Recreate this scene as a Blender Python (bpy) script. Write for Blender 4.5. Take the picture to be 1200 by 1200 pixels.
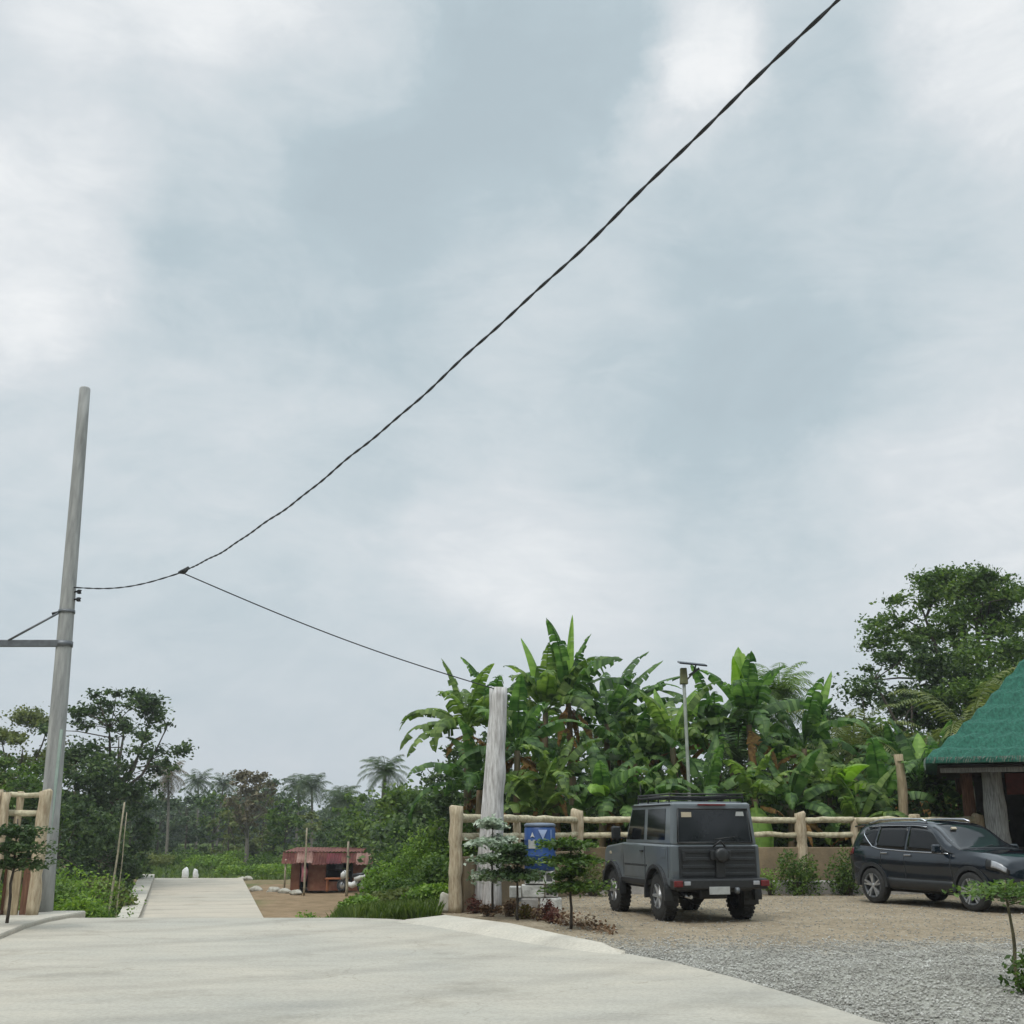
import bpy, bmesh, math, random
import numpy as np
from mathutils import Vector, Matrix, noise as mnoise
R = math.radians
for o in list(bpy.data.objects): bpy.data.objects.remove(o)
SC = bpy.context.scene
C = SC.collection
# ------------------------------------------------------------------ camera, sky, sun, exposure
F = 1300.0; PITCH = math.atan(370.0 / F); EYE = 1.5
cam = bpy.data.cameras.new('camera'); co = bpy.data.objects.new('camera', cam); C.objects.link(co)
co.location = (0, 0, EYE); co.rotation_euler = (R(90) + PITCH, 0, 0)
cam.sensor_fit = 'HORIZONTAL'; cam.sensor_width = 36; cam.lens = 36 * F / 1200; cam.clip_start = 0.05; cam.clip_end = 3000
SC.camera = co
SC.render.resolution_x = 1024; SC.render.resolution_y = 1024
SC.view_settings.view_transform = 'Standard'; SC.view_settings.look = 'None'
SC.view_settings.exposure = 0.0; SC.view_settings.gamma = 1
SUN_EL, SUN_AZ = 58, -150      # azimuth clockwise from +Y (behind left of the viewer)
def ray(px, py):
    x = (px - 600) / F; y = (600 - py) / F
    return Vector((x, math.cos(PITCH) - y * math.sin(PITCH), math.sin(PITCH) + y * math.cos(PITCH))).normalized()

def make_world():
    w = bpy.data.worlds.new("World"); SC.world = w; w.use_nodes = True
    nt = w.node_tree; nt.nodes.clear(); N = nt.nodes.new; L = nt.links.new
    out = N('ShaderNodeOutputWorld'); bg = N('ShaderNodeBackground'); bg.inputs['Strength'].default_value = 0.1
    sky = N('ShaderNodeTexSky'); sky.sky_type = 'NISHITA'; sky.sun_disc = False
    sky.sun_elevation = R(SUN_EL); sky.sun_rotation = R(SUN_AZ); sky.air_density = 1.2; sky.dust_density = 3
    tc = N('ShaderNodeTexCoord')
    def noise(scale, detail, rough=.5, vec=None, dist=0):
        n = N('ShaderNodeTexNoise'); n.inputs['Scale'].default_value = scale; n.inputs['Detail'].default_value = detail
        n.inputs['Roughness'].default_value = rough; n.inputs['Distortion'].default_value = dist
        L(vec or tc.outputs['Generated'], n.inputs['Vector']); return n
    def math_(op, a, b=None, clamp=False):
        m = N('ShaderNodeMath'); m.operation = op; m.use_clamp = clamp
        for i, v in enumerate((a, b)):
            if v is None: continue
            if isinstance(v, (int, float)): m.inputs[i].default_value = v
            else: L(v, m.inputs[i])
        return m.outputs[0]
    # warp the direction a little so cloud edges are ragged
    def warp(vec, scale, detail, amt, rough):
        n = noise(scale, detail, rough, vec)
        s = N('ShaderNodeVectorMath'); s.operation = 'SUBTRACT'; L(n.outputs['Color'], s.inputs[0]); s.inputs[1].default_value = (.5, .5, .5)
        k = N('ShaderNodeVectorMath'); k.operation = 'SCALE'; L(s.outputs[0], k.inputs[0]); k.inputs['Scale'].default_value = amt
        a = N('ShaderNodeVectorMath'); a.operation = 'ADD'; L(vec, a.inputs[0]); L(k.outputs[0], a.inputs[1])
        return a.outputs[0]
    wv = warp(tc.outputs['Generated'], 3.6, 8, .22, .62)
    nrm = N('ShaderNodeVectorMath'); nrm.operation = 'NORMALIZE'; L(wv, nrm.inputs[0]); wv = nrm.outputs[0]
    # cloud masses: direction, angular radius (deg), strength (+ bright, - dark)
    blobs = [((250, -10), 8, 0.34), ((0, 265), 5, 0.32), ((805, 60), 2.6, 0.30), ((765, 130), 2.4, 0.18), ((1190, 50), 4, 0.302), ((660, 640), 6, 0.13), ((560, 650), 4, 0.06), ((1080, 590), 7, 0.158),
             ((500, 130), 6.5, -0.216), ((330, 280), 7, -0.180), ((140, 180), 4.5, -0.126), ((900, 290), 8, -0.090), ((870, 510), 7, -0.180), ((560, 470), 6, -0.072),
             ((640, 60), 5, -0.126), ((980, 90), 4, -0.054), ((1080, 240), 5, 0.043), ((700, 400), 4, 0.058), ((440, 60), 4, 0.072), ((160, 400), 6, 0.058)]
    tot = None
    for (p, rad, s) in blobs:
        d = ray(*p)
        dot = N('ShaderNodeVectorMath'); dot.operation = 'DOT_PRODUCT'; L(wv, dot.inputs[0]); dot.inputs[1].default_value = d
        mr = N('ShaderNodeMapRange'); mr.interpolation_type = 'SMOOTHSTEP'
        mr.inputs['From Min'].default_value = math.cos(R(rad * 1.6)); mr.inputs['From Max'].default_value = 1.0
        mr.inputs['To Min'].default_value = 0; mr.inputs['To Max'].default_value = s
        L(dot.outputs['Value'], mr.inputs['Value'])
        tot = mr.outputs[0] if tot is None else math_('ADD', tot, mr.outputs[0])
    # squash z so clouds flatten towards the horizon
    mp = N('ShaderNodeMapping'); mp.inputs['Scale'].default_value = (1, 1, 2.2); L(tc.outputs['Generated'], mp.inputs['Vector'])
    n1 = noise(3.4, 9, .60, mp.outputs[0], .8); n2 = noise(11.0, 7, .62, mp.outputs[0], .6)
    t = math_('ADD', math_('MULTIPLY', math_('SUBTRACT', n1.outputs['Fac'], .5), .50), math_('MULTIPLY', math_('SUBTRACT', n2.outputs['Fac'], .5), .34))
    t = math_('ADD', math_('ADD', t, tot), .455)
    rmp = N('ShaderNodeValToRGB'); e = rmp.color_ramp.elements
    e[0].position = .12; e[0].color = (.455, .545, .595, 1)
    e[1].position = 1.0; e[1].color = (1.0, 1.0, 1.0, 1)
    for pos, col in ((.28, (.485, .58, .63, 1)), (.46, (.60, .672, .712, 1)), (.62, (.695, .742, .775, 1)), (.80, (.86, .885, .90, 1))):
        x = e.new(pos); x.color = col
    L(t, rmp.inputs['Fac'])
    # darker, mauve-grey near the horizon; brighter overhead and behind (out of the picture) as an overcast sky is
    sx = N('ShaderNodeSeparateXYZ'); L(tc.outputs['Generated'], sx.inputs[0])
    hz = N('ShaderNodeMapRange'); hz.inputs['From Min'].default_value = .0; hz.inputs['From Max'].default_value = .22
    hz.inputs['To Min'].default_value = .62; hz.inputs['To Max'].default_value = 0; L(sx.outputs['Z'], hz.inputs['Value'])
    mxh = N('ShaderNodeMixRGB'); L(hz.outputs[0], mxh.inputs[0]); L(rmp.outputs[0], mxh.inputs[1]); mxh.inputs[2].default_value = (.58, .625, .68, 1)
    top = N('ShaderNodeMapRange'); top.interpolation_type = 'SMOOTHSTEP'
    top.inputs['From Min'].default_value = .66; top.inputs['From Max'].default_value = .92
    top.inputs['To Min'].default_value = 1.0; top.inputs['To Max'].default_value = 3.4; L(sx.outputs['Z'], top.inputs['Value'])
    sc = N('ShaderNodeVectorMath'); sc.operation = 'SCALE'; L(mxh.outputs[0], sc.inputs[0]); L(math_('MULTIPLY', top.outputs[0], 10.2), sc.inputs['Scale'])
    mx = N('ShaderNodeMixRGB'); mx.inputs[0].default_value = .97; L(sky.outputs[0], mx.inputs[1]); L(sc.outputs[0], mx.inputs[2])
    L(mx.outputs[0], bg.inputs['Color']); L(bg.outputs[0], out.inputs['Surface'])
make_world()
sl = bpy.data.lights.new('sun', 'SUN'); sl.energy = 1.5; sl.angle = R(14); sl.color = (1, .95, .87)
so = bpy.data.objects.new('sun', sl); C.objects.link(so)
sd = Vector((math.sin(R(SUN_AZ)) * math.cos(R(SUN_EL)), math.cos(R(SUN_AZ)) * math.cos(R(SUN_EL)), math.sin(R(SUN_EL))))
so.rotation_euler = sd.to_track_quat('Z', 'Y').to_euler(); so.location = (0, 0, 40)

# ------------------------------------------------------------------ survey helpers (photograph bearings -> metres)
CP, SP = math.cos(PITCH), math.sin(PITCH)
def X(px, Y, z=0.0): return (px - 600) / F * (Y * CP + (z - EYE) * SP)
def Z(py, Y): return EYE + Y * math.tan(PITCH + math.atan((600 - py) / F))
def W(px, py, z=0.0):
    Y = (z - EYE) / math.tan(PITCH + math.atan((600 - py) / F)); return (X(px, Y, z), Y)
def sm(a, b, x):
    t = min(1, max(0, (x - a) / (b - a))); return t * t * (3 - 2 * t)
def lin(pts, x):
    if x <= pts[0][0]: return pts[0][1]
    for (a, va), (b, vb) in zip(pts, pts[1:]):
        if x <= b: t = (x - a) / (b - a); return va + (vb - va) * t
    return pts[-1][1]
DIP = [(20, 0), (21, -.10), (23, -.45), (26, -1.0), (30, -1.7), (34, -2.1), (39, -2.1), (44, -1.88), (50, -1.78), (60, -1.60), (70, -1.43),
       (72, -1.6), (78, -1.9), (95, -1.7), (130, -1.2), (180, -.5), (260, .8), (500, 4)]
def G(x, y):
    d = lin(DIP, y)
    edge = -1.2 - 0.06 * max(0, y - 21)
    w = 1 - sm(edge - 4.0, edge, x) * (1 - sm(60, 90, y))
    xl = lin([(20, -9.5), (44, -15), (70, -22)], y)        # the left verge climbs away from the road
    w2 = sm(0, 9, xl - x) * sm(22, 32, y) * (1 - sm(75, 100, y))
    return d * w * (1 - .85 * w2)

# ------------------------------------------------------------------ materials
def node_mat(name):
    m = bpy.data.materials.new(name); m.use_nodes = True; nt = m.node_tree
    return m, nt, nt.nodes['Principled BSDF'], nt.nodes.new, nt.links.new
def mat(name, col, rough=.7, var=.15, scale=6, bump=0, bscale=40, metal=0, coat=0, stretch=None, col2=None, spec=.5, detail=6, w=.5):
    m, nt, b, N, L = node_mat(name)
    b.inputs['Roughness'].default_value = rough; b.inputs['Metallic'].default_value = metal
    b.inputs['Coat Weight'].default_value = coat; b.inputs['Specular IOR Level'].default_value = spec
    tc = N('ShaderNodeTexCoord'); mp = N('ShaderNodeMapping'); L(tc.outputs['Object'], mp.inputs['Vector'])
    if stretch: mp.inputs['Scale'].default_value = stretch
    n = N('ShaderNodeTexNoise'); n.inputs['Scale'].default_value = scale; n.inputs['Detail'].default_value = detail; n.inputs['Roughness'].default_value = .6
    L(mp.outputs[0], n.inputs['Vector'])
    r = N('ShaderNodeValToRGB'); e = r.color_ramp.elements
    c2 = col2 or tuple(min(1, c * (1 + var)) for c in col); c1 = tuple(c * (1 - var) for c in col) if not col2 else col
    e[0].position = .5 - w * .5 * .6; e[0].color = (*c1, 1); e[1].position = .5 + w * .5 * .6; e[1].color = (*c2, 1)
    L(n.outputs['Fac'], r.inputs['Fac']); L(r.outputs[0], b.inputs['Base Color'])
    if bump:
        n2 = N('ShaderNodeTexNoise'); n2.inputs['Scale'].default_value = bscale; n2.inputs['Detail'].default_value = 8; L(mp.outputs[0], n2.inputs['Vector'])
        bp = N('ShaderNodeBump'); bp.inputs['Strength'].default_value = bump; bp.inputs['Distance'].default_value = .02
        L(n2.outputs['Fac'], bp.inputs['Height']); L(bp.outputs[0], b.inputs['Normal'])
    return m
def leaf_mat(name, stops, rough=.5, trans=.3, patch=None):
    """per-leaf hue variation; stops = dark..light leaf colours"""
    m, nt, b, N, L = node_mat(name)
    geo = N('ShaderNodeNewGeometry'); tc = N('ShaderNodeTexCoord')
    n = N('ShaderNodeTexNoise'); n.inputs['Scale'].default_value = patch or .9; n.inputs['Detail'].default_value = 3; L(tc.outputs['Object'], n.inputs['Vector'])
    a = N('ShaderNodeMath'); a.operation = 'MULTIPLY_ADD'; L(geo.outputs['Random Per Island'], a.inputs[0]); a.inputs[1].default_value = .55
    s = N('ShaderNodeMath'); s.operation = 'MULTIPLY_ADD'; L(n.outputs['Fac'], s.inputs[0]); s.inputs[1].default_value = 1.3; s.inputs[2].default_value = -.43
    L(s.outputs[0], a.inputs[2])
    r = N('ShaderNodeValToRGB'); e = r.color_ramp.elements
    e[0].position = 0; e[0].color = (*stops[0], 1); e[1].position = 1; e[1].color = (*stops[-1], 1)
    for i, c in enumerate(stops[1:-1]): x = e.new((i + 1) / (len(stops) - 1)); x.color = (*c, 1)
    L(a.outputs[0], r.inputs['Fac']); L(r.outputs[0], b.inputs['Base Color'])
    b.inputs['Roughness'].default_value = rough; b.inputs['Specular IOR Level'].default_value = .35
    t = N('ShaderNodeBsdfTranslucent'); hs = N('ShaderNodeHueSaturation'); hs.inputs['Value'].default_value = 1.5; hs.inputs['Saturation'].default_value = 1.15
    L(r.outputs[0], hs.inputs['Color']); L(hs.outputs[0], t.inputs['Color'])
    mx = N('ShaderNodeMixShader'); mx.inputs[0].default_value = trans; out = nt.nodes['Material Output']
    L(b.outputs[0], mx.inputs[1]); L(t.outputs[0], mx.inputs[2]); L(mx.outputs[0], out.inputs['Surface'])
    return m
M = {}
M['concrete_post'] = mat('tan_log_concrete', (.34, .26, .17), .85, .25, 9, .9, 26, stretch=(3, 3, .5), col2=(.56, .475, .335), w=.45)
M['rail'] = mat('rail_log', (.32, .27, .17), .85, .25, 9, .9, 26, col2=(.57, .52, .37), w=.45)
M['whitewood'] = mat('weathered_white_log', (.34, .32, .31), .85, .3, 8, .8, 20, stretch=(3, 3, .35), col2=(.68, .67, .66))
M['pole'] = mat('cast_concrete', (.235, .24, .235), .9, .12, 3.5, .6, 60, stretch=(2.5, 2.5, .35), col2=(.44, .445, .43), w=.55)
M['steel'] = mat('galvanised_steel', (.14, .15, .16), .5, .2, 8, metal=.5)
M['black'] = mat('black_plastic', (.016, .017, .018), .45, .2, 20)
M['cable'] = mat('cable_sheath', (.025, .027, .03), .6, .2, 20)
M['rubber'] = mat('tyre_rubber', (.022, .022, .021), .85, .35, 14, .3, 60)
M['grey_paint'] = mat('grey_car_paint', (.105, .122, .132), .34, .10, 2.5, coat=.6)
M['dark_panel'] = mat('black_textured_panel', (.017, .019, .021), .45, .2, 9, .3, 90)
M['navy_paint'] = mat('dark_blue_car_paint', (.005, .010, .017), .14, .06, 3, coat=.8, spec=.3)
M['chrome'] = mat('satin_chrome', (.55, .56, .58), .2, .05, 4, metal=1)
M['alloy'] = mat('alloy_rim', (.50, .51, .52), .3, .08, 8, metal=.75)
M['glass'] = mat('tinted_glass', (.004, .005, .006), .06, .05, 2, spec=.35)
M['glass_clear'] = mat('grey_screen_glass', (.012, .014, .017), .06, .1, 2, spec=.5)
M['lamp_red'] = mat('red_lens', (.12, .006, .008), .2, .1, 12, coat=.5)
M['lamp_clear'] = mat('clear_lens', (.30, .31, .33), .12, .1, 30, coat=1)
M['plate'] = mat('plate_white', (.36, .37, .36), .5, .15, 9)
M['sticker'] = mat('sticker_tan', (.42, .36, .26), .6, .05, 30)
M['white'] = mat('white_paint', (.62, .62, .60), .6, .12, 9)
M['trunk'] = mat('bark', (.045, .036, .026), .9, .35, 12, .7, 30, stretch=(2, 2, .5), col2=(.10, .085, .065))
M['pale_trunk'] = mat('pale_bark', (.16, .145, .12), .9, .3, 9, .5, 30, stretch=(2, 2, .6))
M['banana_stem'] = mat('banana_stem', (.09, .085, .04), .7, .4, 4, .3, 20, stretch=(3, 3, .5), col2=(.17, .11, .06))
M['thin_trunk'] = mat('sapling_bark', (.055, .045, .035), .9, .3, 20)
M['olive_trunk'] = mat('mossy_sapling_bark', (.06, .055, .03), .9, .5, 16, .5, 60, col2=(.14, .12, .06))
# foliage
M['leaf_banana'] = leaf_mat('banana_leaf', [(.016, .046, .014), (.066, .135, .034), (.20, .32, .095)], .55, .4, 2.2)
M['leaf_banana_yellow'] = leaf_mat('yellow_green_banana_leaf', [(.030, .060, .014), (.105, .175, .038), (.27, .36, .10)], .55, .4, 2.0)
M['leaf_lime'] = leaf_mat('lime_banana_leaf', [(.12, .22, .035), (.21, .36, .06), (.32, .47, .11)], .5, .45)
M['leaf_dry'] = leaf_mat('dry_banana_leaf', [(.08, .045, .02), (.22, .12, .04), (.36, .22, .06)], .8, .2)
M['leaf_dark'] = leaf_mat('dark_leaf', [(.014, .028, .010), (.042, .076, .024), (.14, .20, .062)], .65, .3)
M['leaf_mid'] = leaf_mat('mid_leaf', [(.020, .044, .012), (.072, .128, .028), (.20, .28, .062)], .65, .33)
M['leaf_light'] = leaf_mat('light_leaf', [(.038, .080, .012), (.135, .23, .040), (.32, .42, .09)], .65, .35)
M['leaf_olive'] = leaf_mat('olive_leaf', [(.045, .060, .018), (.115, .145, .04), (.22, .24, .075)], .6, .3)
M['leaf_brown'] = leaf_mat('brown_leaf', [(.065, .058, .034), (.14, .12, .07), (.24, .21, .13)], .7, .25)
M['leaf_rust'] = leaf_mat('rusty_leaf', [(.09, .05, .015), (.16, .12, .03), (.13, .17, .05)], .6, .3)
M['leaf_blue'] = leaf_mat('bluish_leaf', [(.022, .040, .020), (.060, .096, .042), (.145, .19, .080)], .65, .25)
M['leaf_palm'] = leaf_mat('palm_leaf', [(.018, .036, .014), (.050, .082, .032), (.14, .18, .075)], .55, .25)
M['leaf_pale'] = leaf_mat('variegated_leaf', [(.16, .22, .14), (.36, .42, .33), (.58, .62, .52)], .6, .3, 4)
M['leaf_tier'] = leaf_mat('tier_leaf', [(.018, .038, .014), (.046, .082, .026), (.11, .16, .055)], .6, .3)
M['leaf_weed'] = leaf_mat('weed_leaf', [(.038, .065, .016), (.09, .14, .032), (.18, .23, .06)], .6, .35, .5)
M['leaf_litter'] = leaf_mat('litter_leaf', [(.06, .035, .02), (.16, .095, .055), (.30, .23, .14)], .9, .1, 3)
M['leaf_red'] = leaf_mat('red_plant_leaf', [(.05, .018, .015), (.11, .04, .03), (.19, .12, .07)], .7, .25)

def concrete_mat(name, base, tint, streak_rot):
    m, nt, b, N, L = node_mat(name); b.inputs['Roughness'].default_value = .85; b.inputs['Specular IOR Level'].default_value = .3
    tc = N('ShaderNodeTexCoord'); mp = N('ShaderNodeMapping'); L(tc.outputs['Object'], mp.inputs['Vector'])
    mp.inputs['Rotation'].default_value = (0, 0, streak_rot); mp.inputs['Scale'].default_value = (.45, 1.5, 1)
    def nz(scale, vec, det=6, rough=.6):
        n = N('ShaderNodeTexNoise'); n.inputs['Scale'].default_value = scale; n.inputs['Detail'].default_value = det; n.inputs['Roughness'].default_value = rough
        L(vec, n.inputs['Vector']); return n.outputs['Fac']
    a = nz(.9, mp.outputs[0], 7); c = nz(.22, tc.outputs['Object'], 5); f = nz(26, tc.outputs['Object'], 6, .75)
    def ramp(v, c0, c1, p0=.35, p1=.65):
        r = N('ShaderNodeValToRGB'); e = r.color_ramp.elements; e[0].position = p0; e[0].color = (*c0, 1); e[1].position = p1; e[1].color = (*c1, 1); L(v, r.inputs['Fac']); return r.outputs[0]
    def mul(x, y, f=1):
        q = N('ShaderNodeMixRGB'); q.blend_type = 'MULTIPLY'; q.inputs[0].default_value = f; L(x, q.inputs[1]); L(y, q.inputs[2]); return q.outputs[0]
    col = ramp(c, base, tint, .35, .62)
    col = mul(col, ramp(a, (.90, .90, .90), (1.05, 1.04, 1.03), .3, .68))
    col = mul(col, ramp(f, (.84, .84, .84), (1.1, 1.1, 1.1)))
    # faint darker tyre paths
    st = nz(1.4, mp.outputs[0], 2); col = mul(col, ramp(st, (.90, .90, .91), (1, 1, 1), .38, .52), .6)
    stn = nz(.75, tc.outputs['Object'], 8, .68); col = mul(col, ramp(stn, (.74, .73, .71), (1, 1, 1), .30, .46), .8)
    mp3 = N('ShaderNodeMapping'); L(tc.outputs['Object'], mp3.inputs['Vector']); mp3.inputs['Location'].default_value = (9, -22, 0)
    wvt = N('ShaderNodeTexWave'); wvt.wave_type = 'RINGS'; wvt.rings_direction = 'Z'; wvt.inputs['Scale'].default_value = .16; wvt.inputs['Distortion'].default_value = 2.2; wvt.inputs['Detail'].default_value = 3; wvt.inputs['Detail Scale'].default_value = .6; L(mp3.outputs[0], wvt.inputs['Vector'])
    col = mul(col, ramp(wvt.outputs['Fac'], (.86, .86, .86), (1, 1, 1), .0, .22), .75)
    vc = N('ShaderNodeTexVoronoi'); vc.feature = 'DISTANCE_TO_EDGE'; vc.inputs['Scale'].default_value = .28
    nw = N('ShaderNodeTexNoise'); nw.inputs['Scale'].default_value = 2.5; nw.inputs['Detail'].default_value = 6; L(tc.outputs['Object'], nw.inputs['Vector'])
    ad = N('ShaderNodeVectorMath'); ad.operation = 'MULTIPLY_ADD'; L(nw.outputs['Color'], ad.inputs[0]); ad.inputs[1].default_value = (.7, .7, .7); L(tc.outputs['Object'], ad.inputs[2]); L(ad.outputs[0], vc.inputs['Vector'])
    col = mul(col, ramp(vc.outputs['Distance'], (.62, .61, .58), (1, 1, 1), .0005, .0035), .5)
    L(col, b.inputs['Base Color'])
    bp = N('ShaderNodeBump'); bp.inputs['Strength'].default_value = .35; bp.inputs['Distance'].default_value = .01; L(f, bp.inputs['Height']); L(bp.outputs[0], b.inputs['Normal'])
    return m
M['road'] = concrete_mat('road_concrete', (.365, .352, .308), (.43, .395, .33), .12)
M['far_road'] = concrete_mat('far_road_concrete', (.42, .385, .32), (.46, .41, .335), .3)
M['kerb'] = concrete_mat('kerb_concrete', (.44, .42, .36), (.50, .46, .39), .1)

def ground_mat():
    m, nt, b, N, L = node_mat('earth_and_grass'); b.inputs['Roughness'].default_value = .95; b.inputs['Specular IOR Level'].default_value = .2
    tc = N('ShaderNodeTexCoord')
    def nz(scale, det=6, rough=.6):
        n = N('ShaderNodeTexNoise'); n.inputs['Scale'].default_value = scale; n.inputs['Detail'].default_value = det; n.inputs['Roughness'].default_value = rough
        L(tc.outputs['Object'], n.inputs['Vector']); return n.outputs['Fac']
    def ramp(v, st):
        r = N('ShaderNodeValToRGB'); e = r.color_ramp.elements; e[0].position = st[0][0]; e[0].color = (*st[0][1], 1); e[1].position = st[-1][0]; e[1].color = (*st[-1][1], 1)
        for p, c in st[1:-1]: x = e.new(p); x.color = (*c, 1)
        L(v, r.inputs['Fac']); return r.outputs[0]
    g = ramp(nz(2.5, 8, .7), [(.3, (.035, .06, .018)), (.5, (.075, .115, .03)), (.7, (.13, .16, .055))])
    d = ramp(nz(1.2, 8, .65), [(.3, (.16, .11, .06)), (.55, (.24, .17, .10)), (.75, (.30, .20, .13))])
    att = N('ShaderNodeAttribute'); att.attribute_name = 'soil'
    mx = N('ShaderNodeMixRGB'); L(att.outputs['Fac'], mx.inputs[0]); L(g, mx.inputs[1]); L(d, mx.inputs[2]); L(mx.outputs[0], b.inputs['Base Color'])
    bp = N('ShaderNodeBump'); bp.inputs['Strength'].default_value = .8; bp.inputs['Distance'].default_value = .1; L(nz(7, 8), bp.inputs['Height']); L(bp.outputs[0], b.inputs['Normal'])
    return m
M['ground'] = ground_mat()
def gravel_mat(name, stops, cell, blend, stops2=None):
    m, nt, b, N, L = node_mat(name); b.inputs['Roughness'].default_value = .9; b.inputs['Specular IOR Level'].default_value = .25
    tc = N('ShaderNodeTexCoord')
    v = N('ShaderNodeTexVoronoi'); v.inputs['Scale'].default_value = cell; L(tc.outputs['Object'], v.inputs['Vector'])
    v2 = N('ShaderNodeTexVoronoi'); v2.inputs['Scale'].default_value = cell * .38; L(tc.outputs['Object'], v2.inputs['Vector'])
    n = N('ShaderNodeTexNoise'); n.inputs['Scale'].default_value = .9; n.inputs['Detail'].default_value = 9; n.inputs['Roughness'].default_value = .7; L(tc.outputs['Object'], n.inputs['Vector'])
    sp = N('ShaderNodeSeparateXYZ'); L(v.outputs['Color'], sp.inputs[0])
    sp2 = N('ShaderNodeSeparateXYZ'); L(v2.outputs['Color'], sp2.inputs[0])
    a = N('ShaderNodeMath'); a.operation = 'MULTIPLY_ADD'; L(sp.outputs[0], a.inputs[0]); a.inputs[1].default_value = .45
    a2 = N('ShaderNodeMath'); a2.operation = 'MULTIPLY_ADD'; L(sp2.outputs[0], a2.inputs[0]); a2.inputs[1].default_value = .25
    a3 = N('ShaderNodeMath'); a3.operation = 'MULTIPLY_ADD'; L(n.outputs['Fac'], a3.inputs[0]); a3.inputs[1].default_value = 1.1; a3.inputs[2].default_value = -.4
    L(a3.outputs[0], a2.inputs[2]); L(a2.outputs[0], a.inputs[2])
    r = N('ShaderNodeValToRGB'); e = r.color_ramp.elements
    e[0].position = .05; e[0].color = (*stops[0], 1); e[1].position = .95; e[1].color = (*stops[-1], 1)
    for i, c in enumerate(stops[1:-1]): x = e.new(.05 + .9 * (i + 1) / (len(stops) - 1)); x.color = (*c, 1)
    L(a.outputs[0], r.inputs['Fac'])
    if stops2:
        r2 = N('ShaderNodeValToRGB'); e2 = r2.color_ramp.elements
        e2[0].position = .05; e2[0].color = (*stops2[0], 1); e2[1].position = .95; e2[1].color = (*stops2[-1], 1)
        for i, c in enumerate(stops2[1:-1]): x = e2.new(.05 + .9 * (i + 1) / (len(stops2) - 1)); x.color = (*c, 1)
        L(a.outputs[0], r2.inputs['Fac'])
        sy = N('ShaderNodeSeparateXYZ'); L(tc.outputs['Object'], sy.inputs[0])
        nb = N('ShaderNodeTexNoise'); nb.inputs['Scale'].default_value = .55; nb.inputs['Detail'].default_value = 10; nb.inputs['Roughness'].default_value = .75; L(tc.outputs['Object'], nb.inputs['Vector'])
        k1 = N('ShaderNodeMath'); k1.operation = 'MULTIPLY_ADD'; L(nb.outputs['Fac'], k1.inputs[0]); k1.inputs[1].default_value = 7.0; L(sy.outputs['Y'], k1.inputs[2])
        k2 = N('ShaderNodeMath'); k2.operation = 'MULTIPLY_ADD'; L(sp.outputs[1], k2.inputs[0]); k2.inputs[1].default_value = 1.6; L(k1.outputs[0], k2.inputs[2])
        mr = N('ShaderNodeMapRange'); mr.interpolation_type = 'SMOOTHSTEP'; mr.inputs['From Min'].default_value = 18.9; mr.inputs['From Max'].default_value = 21.2; L(k2.outputs[0], mr.inputs['Value'])
        mxx = N('ShaderNodeMixRGB'); L(mr.outputs[0], mxx.inputs[0]); L(r2.outputs[0], mxx.inputs[1]); L(r.outputs[0], mxx.inputs[2]); L(mxx.outputs[0], b.inputs['Base Color'])
    else: L(r.outputs[0], b.inputs['Base Color'])
    bp = N('ShaderNodeBump'); bp.inputs['Strength'].default_value = .9; bp.inputs['Distance'].default_value = .03; bp.invert = True
    L(v.outputs['Distance'], bp.inputs['Height']); L(bp.outputs[0], b.inputs['Normal'])
    return m
M['gravel_tan'] = gravel_mat('lot_gravel', [(.13, .10, .065), (.25, .20, .135), (.325, .265, .185), (.45, .39, .30)], 34, .5, [(.16, .15, .125), (.275, .265, .225), (.35, .34, .30), (.48, .465, .425)])
M['pebble'] = leaf_mat('loose_stone', [(.17, .16, .14), (.31, .30, .27), (.54, .53, .49)], .9, 0, 2)
M['thatch'] = mat('green_painted_thatch', (.005, .050, .036), .9, .3, 3.0, 1.0, 22, stretch=(7, 7, .8), col2=(.035, .185, .125), w=.8)
M['thatch_edge'] = mat('grey_green_thatch_fringe', (.05, .075, .055), .9, .5, 25, 1.0, 60, col2=(.16, .20, .16))
M['grey_wood'] = mat('grey_weathered_wood', (.15, .15, .145), .9, .4, 8, .8, 25, stretch=(5, 5, .4), col2=(.40, .41, .40))
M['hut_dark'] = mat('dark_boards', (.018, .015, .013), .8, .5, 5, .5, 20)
M['hut_red'] = mat('oxblood_boards', (.10, .022, .016), .8, .3, 5)
M['brown_wood'] = mat('red_brown_wood', (.10, .045, .026), .85, .4, 9, .6, 25, stretch=(4, 4, .4), col2=(.20, .10, .06))
M['tan_log'] = mat('tan_bark_log', (.26, .20, .12), .85, .3, 8, .6, 25, stretch=(4, 4, .5), col2=(.42, .34, .22))
M['wall_tan'] = mat('ochre_plaster', (.14, .105, .065), .9, .3, 1.6, .6, 20, col2=(.28, .21, .125), w=.7)  # plaster colour darkened to carry the shade on the wall
M['block'] = mat('concrete_block', (.26, .25, .23), .95, .2, 7, .8, 50, col2=(.38, .36, .34))
M['whitewash'] = mat('whitewashed_block', (.34, .34, .32), .9, .3, 6, .8, 40, col2=(.62, .62, .59))
M['blue'] = mat('blue_drum_plastic', (.012, .045, .17), .4, .25, 4, col2=(.025, .085, .27))
M['blue_grey'] = mat('grey_blue_lid', (.12, .15, .20), .5, .2, 6)
M['rust_sheet'] = mat('rusty_red_sheet', (.085, .018, .014), .8, .5, 1.6, .3, 20, col2=(.21, .085, .06), w=.4)
M['red_wall'] = mat('brick_red_wall', (.17, .055, .032), .85, .3, 3, .5, 20, col2=(.25, .115, .065))
M['dark_open'] = mat('unlit_room', (.012, .012, .014), .9, .2, 3)
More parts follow.
